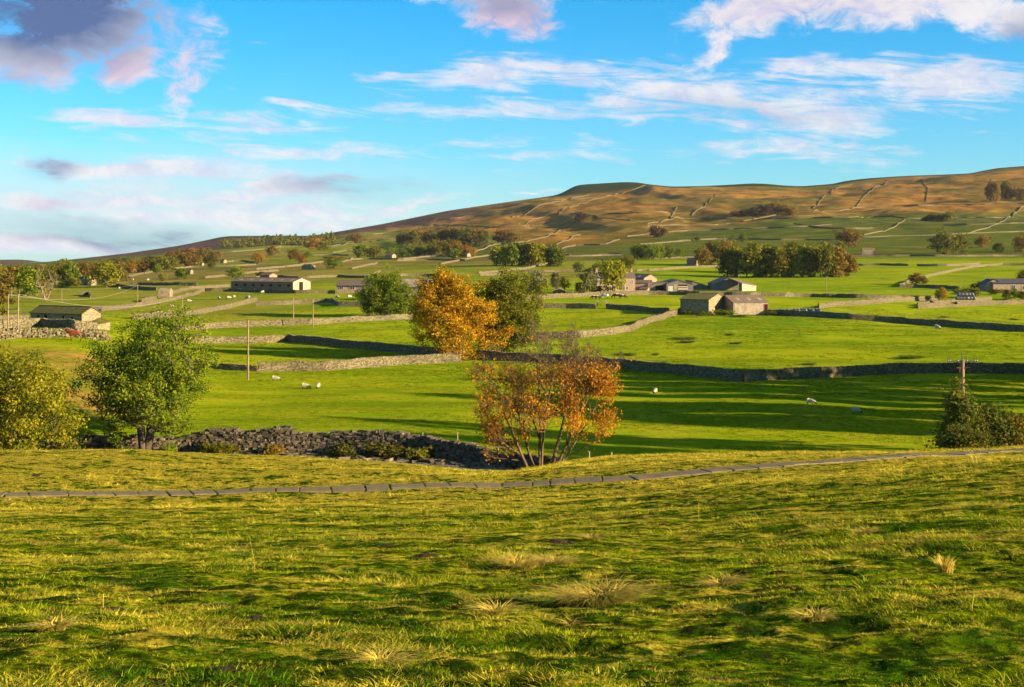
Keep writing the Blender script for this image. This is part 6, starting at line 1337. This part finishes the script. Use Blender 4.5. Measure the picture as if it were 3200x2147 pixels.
for i, (px, v, lb) in enumerate([(592, 946, 'sheep lying left in the field of scattered sheep'), (537, 962, 'sheep lowest in the field of scattered sheep'), (482, 983, 'left sheep of the close pair by the crossing wall'), (498, 982, 'right sheep of the close pair by the crossing wall'), (685, 936, 'sheep near the middle of the field of scattered sheep'), (716, 935, 'sheep right of the middle in the field of scattered sheep'), (732, 932, 'larger sheep beside the middle ones in the upper field'), (774, 934, 'rightmost sheep of the upper scattered group'), (820, 917, 'sheep close under the long brown shed wall'), (1054, 933, 'left sheep below the grey roofed bungalow'), (1092, 932, 'right sheep below the grey roofed bungalow'), (373, 905, 'lone sheep under the spreading olive tree'), (413, 877, 'left pale sheep in the far left pasture'), (462, 878, 'right pale sheep in the far left pasture')]):
    sheep(px, v, i * 1.3, lb, 1.5, group='far sheep scattered in the upper fields')
def cow_mesh(white):
    P = [(-.1, 0, 1.02), (-.75, 0, 1.05), (.45, 0, 1.02), (.75, 0, 1.0), (1.05, 0, .72), (1.2, 0, .40), (1.28, 0, .15)]
    E = [(0, 1), (0, 2), (2, 3), (3, 4), (4, 5), (5, 6)]; Rd = [.40, .34, .36, .26, .19, .16, .10]
    for (x, y, j) in ((-.78, .22, 1), (-.78, -.22, 1), (.5, .2, 2), (.5, -.2, 2)):
        b = len(P); P += [(x, y, .72), (x - (.10 if j == 1 else -.02), y, .42), (x, y, .02)]; E += [(j, b), (b, b + 1), (b + 1, b + 2)]; Rd += [.15, .075, .07]
    P += [(-1.08, 0, 1.05), (-1.12, 0, .5)]; E += [(1, len(P) - 2), (len(P) - 2, len(P) - 1)]; Rd += [.05, .04]
    for s in (-1, 1): P.append((1.02, s * .22, .55)); E.append((4, len(P) - 1)); Rd.append(.04)
    def pick(c):
        n = vnoise(np.array([c.x * 2.2 + 5]), np.array([c.z * 2 + c.y]))[0]
        return 1 if (white and n > -.25) or (not white and (c.z > 1.22 and -.6 < c.x < .2)) else 0
    return skin('cow', P, E, Rd, ['cow_black', 'cow_white'], pick)
CB, CW = cow_mesh(False), cow_mesh(True); CK = skin  # two coats
for (px, v, rz, me, sc, lb) in [(1855, 935, 2.9, CB, .85, 'small black calf furthest left of the cattle'), (1869, 935, .2, CB, .85, 'black calf second from the left, facing right'), (1890, 933, 2.9, CW, 1.15, 'mostly white cow in the middle of the cattle'), (1926, 933, 3.0, CB, 1.2, 'black cow with white back facing left'), (1948, 934, .1, CB, 1.0, 'black cow furthest right of the cattle')]:
    p = Pt(px, v); o = link('cow', me, None, None, p); o.rotation_euler = (0, 0, rz); o.scale = (sc,) * 3; tag(o, lb, 'cow', 'cattle below the farmhouse')
def horse():
    P = [(0, 0, 1.15), (-.62, 0, 1.20), (.52, 0, 1.15), (.80, 0, 1.40), (1.02, 0, 1.68), (1.22, 0, 1.66), (1.42, 0, 1.44)]
    E = [(0, 1), (0, 2), (2, 3), (3, 4), (4, 5), (5, 6)]; Rd = [.36, .34, .35, .27, .19, .15, .085]
    for (x, y, j) in ((-.66, .17, 1), (-.60, -.17, 1)):
        b = len(P); P += [(x + .02, y, .92), (x - .14, y, .52), (x - .06, y, .14), (x - .02, y, .02)]; E += [(j, b), (b, b + 1), (b + 1, b + 2), (b + 2, b + 3)]; Rd += [.17, .07, .055, .07]
    for (x, y, j) in ((.55, .16, 2), (.60, -.16, 2)):
        b = len(P); P += [(x, y, .85), (x, y, .48), (x, y, .14), (x + .03, y, .02)]; E += [(j, b), (b, b + 1), (b + 1, b + 2), (b + 2, b + 3)]; Rd += [.13, .065, .05, .07]
    for s in (-1, 1): P.append((1.05, s * .07, 1.87)); E.append((4, len(P) - 1)); Rd.append(.03)
    me = skin('body', P, E, Rd, ['chestnut', 'black_hair'], lambda c: 1 if c.z < .45 or c.x > 1.40 else 0)
    e = empty('horse', AtY(236, 196), math.pi + .12); tag(e, 'chestnut brown horse with dark tail standing on the mound at left', 'horse'); e.scale = (1.0, 1.0, .98)
    link('body', me, None, e); m = MB(); m.tube([(-.90, 0, 1.32), (-1.04, 0, 1.1), (-1.06, 0, .75), (-1.0, 0, .42)], [.05, .09, .10, .03], 8); m.build('tail', M['black_hair'], e, True)
    m = MB(); m.tube([(.62, 0, 1.48), (.80, 0, 1.62), (.98, 0, 1.86), (1.08, 0, 1.84)], [.03, .06, .05, .02], 6); m.build('mane', M['black_hair'], e, True)
horse()
def haze():
    m = bpy.data.materials.new('haze'); m.use_nodes = True; nt = m.node_tree; nt.nodes.clear(); o = nt.nodes.new('ShaderNodeOutputMaterial'); v = nt.nodes.new('ShaderNodeVolumePrincipled')
    v.inputs['Density'].default_value = 1.3e-5; v.inputs['Color'].default_value = (.86, .86, 1, 1); LK(nt, v.outputs[0], o.inputs[1])
    q = MB(); q.box(-9500, 9500, -400, 11600, -156, 330); tag(q.build('haze', m), kind='stuff')
haze()
# ------------------------------------------------------------------ tussocks, stalks and molehills of the near pasture
def tussock(px, v, wpx, h, seed, label, n=420, flop=1.0):
    p = Pt(px, v); w = wpx / F * p.y; rs = np.random.RandomState(seed); V = []; Fq = []
    for i in range(n):
        a = rs.uniform(0, 6.283); r = w * .28 * math.sqrt(rs.uniform(0, 1)); bx, by = r * math.cos(a), r * .6 * math.sin(a); hh = h * .72 * rs.uniform(.35, 1.25); la = a + rs.normal() * .7; ln = flop * rs.uniform(.5, 1.6) * hh; ww = rs.uniform(.0025, .0065)
        wa = rs.uniform(0, 3.14); wx, wy = math.cos(wa) * ww, math.sin(wa) * ww; b = len(V); gz = float(relief(np.array([p.x + bx]), np.array([p.y + by]))[0])
        for t, k in ((0, 1), (.4, .9), (.75, .7), (1, .1)):
            x = bx + math.cos(la) * ln * t * t; y = by + math.sin(la) * ln * t * t; z = gz + hh * (1.5 * t - .85 * t * t * min(flop, 1.1)); V += [(x - wx * k, y - wy * k, z), (x + wx * k, y + wy * k, z)]
        for k in range(3): Fq.append((b + 2 * k, b + 2 * k + 1, b + 2 * k + 3, b + 2 * k + 2))
    o = link('grass_tussock', np_mesh('grass_tussock', np.array(V), np.array(Fq), True), M['dry_grass'], None, p); tag(o, label, 'grass tussock')
for i, a in enumerate([(1865, 1895, 330, .30, 'largest pale tussock in the foreground, right of centre', 1700), (1620, 1778, 190, .24, 'spiky pale tussock left of and behind the largest one', 620), (1730, 1762, 210, .20, 'flattened pale tussock right of the spiky one', 560), (1848, 1696, 90, .20, 'small pale tussock furthest back in the centre', 240), (2255, 1828, 170, .17, 'greenish tussock at the right foreground beside the largest one', 520), (2700, 1660, 130, .18, 'yellow tussock in the right middle of the pasture', 260), (2955, 1795, 80, .22, 'thin upright tussock at the right of the pasture', 200), (1545, 1925, 100, .22, 'low green gold tussock left of the largest one', 260), (345, 1700, 80, .10, 'small tan tussock left of the pasture', 160), (165, 1985, 130, .14, 'matted tan tussock near the bottom left', 380), (1195, 2080, 110, .18, 'tan tussock near the bottom centre left', 320), (2540, 1940, 120, .16, 'frayed tan tussock near the bottom right', 300), (730, 1725, 120, .12, 'yellow green tussock left of centre', 240), (2560, 1650, 110, .12, 'tan tussock beside the yellow one at right', 200), (1785, 1950, 40, .12, 'tiny tan tussock below the largest one', 60), (3050, 1452, 60, .55, 'tall dry seeding tussock on the crest at right', 60)]):
    tussock(a[0], a[1], a[2], a[3], 200 + i, a[4], a[5], .5 if i in (6, 15) else 1.5)
def stalk(px, v, h, lean, label):
    p = Pt(px, v); m = MB(); m.tube([(0, 0, -.02), (lean * .3, 0, h * .5), (lean, 0, h)], [.003, .003, .004], 4); tag(m.build('grass_stalk', M['dry_grass'], None, False, p), label, 'grass stalk')
for a in [(797, 1792, .30, -.04, 'upright dry stalk left of centre in the pasture'), (2184, 1630, .42, 0, 'thin upright stalk in the right pasture'), (2632, 1460, 1.1, -.25, 'tall leaning stalk on the right crest'), (2905, 1470, 1.2, -.25, 'tall leaning stalk left of the seeding tussock'), (3036, 1920, .16, .02, 'short stalk at the lower right'), (323, 1905, .14, 0, 'short upright stalk at the left'), (2450, 1428, .7, -.2, 'leaning stalk on the brink, middle right'), (2560, 1430, .6, -.15, 'shorter leaning stalk on the brink, middle right')]: stalk(*a)
def mole_mesh(seed):
    rs = np.random.RandomState(seed); n = 150; r = np.abs(rs.normal(size=n)) * .5; a = rs.uniform(0, 6.28, n); r = np.minimum(r, 1.1); C = np.stack([r * np.cos(a), r * np.sin(a) * .8, .42 * np.exp(-r * r * 2.2) * rs.uniform(.5, 1, n)], -1); s = rs.uniform(.10, .26, n)
    return boxes_np(C, np.stack([s, s, s * .8], -1), rs.uniform(0, 6.28, n), rs, .25)
MO = []
for k in range(4):
    v_, f_ = mole_mesh(k); me = np_mesh('molehill', v_, f_); me.materials.append(M['soil']); MO.append(me)
MH = [(210, 1737, 60, 'left'), (110, 1737, 40, 'far left'), (340, 1910, 130, 'lower left'), (150, 1918, 110, 'lower far left'), (690, 1902, 110, 'left of centre, wide'), (800, 1938, 76, 'left of centre, near'), (1205, 1700, 42, 'centre left, far'), (1330, 1742, 100, 'centre left, wide'), (1180, 1832, 50, 'centre left, near'), (1420, 2112, 80, 'bottom centre'), (700, 2115, 90, 'bottom left'), (1745, 1700, 110, 'centre, wide dark'), (2040, 1810, 40, 'right of the largest tussock'), (1655, 1872, 50, 'left of the largest tussock'), (2800, 1822, 80, 'right, wide'), (2940, 1838, 60, 'right, small'), (2020, 2092, 60, 'bottom right of centre'), (2230, 2118, 60, 'further right at the bottom edge'), (1065, 1563, 26, 'just below the path'), (610, 1475, 34, 'beyond the path'), (115, 1486, 34, 'beyond the path at the far left'), (365, 1510, 24, 'small, beyond the path at left'), (1720, 2112, 40, 'bottom edge, right of middle'), (2440, 1690, 60, 'right middle'), (590, 2090, 40, 'bottom left, small')]
for i, (px, v, wpx, wh) in enumerate(MH):
    p = Pt(px, v); s = wpx / F * p.y / 1.9; o = link('molehill', MO[i % 4], None, None, p + Vector((0, 0, float(relief(np.array([p.x]), np.array([p.y]))[0]) + .0))); o.scale = (s, s, s * .35); o.rotation_euler = (0, 0, i); tag(o, 'dark patch of turned soil in the pasture, %s' % wh, 'molehill', 'molehills in the near pasture')
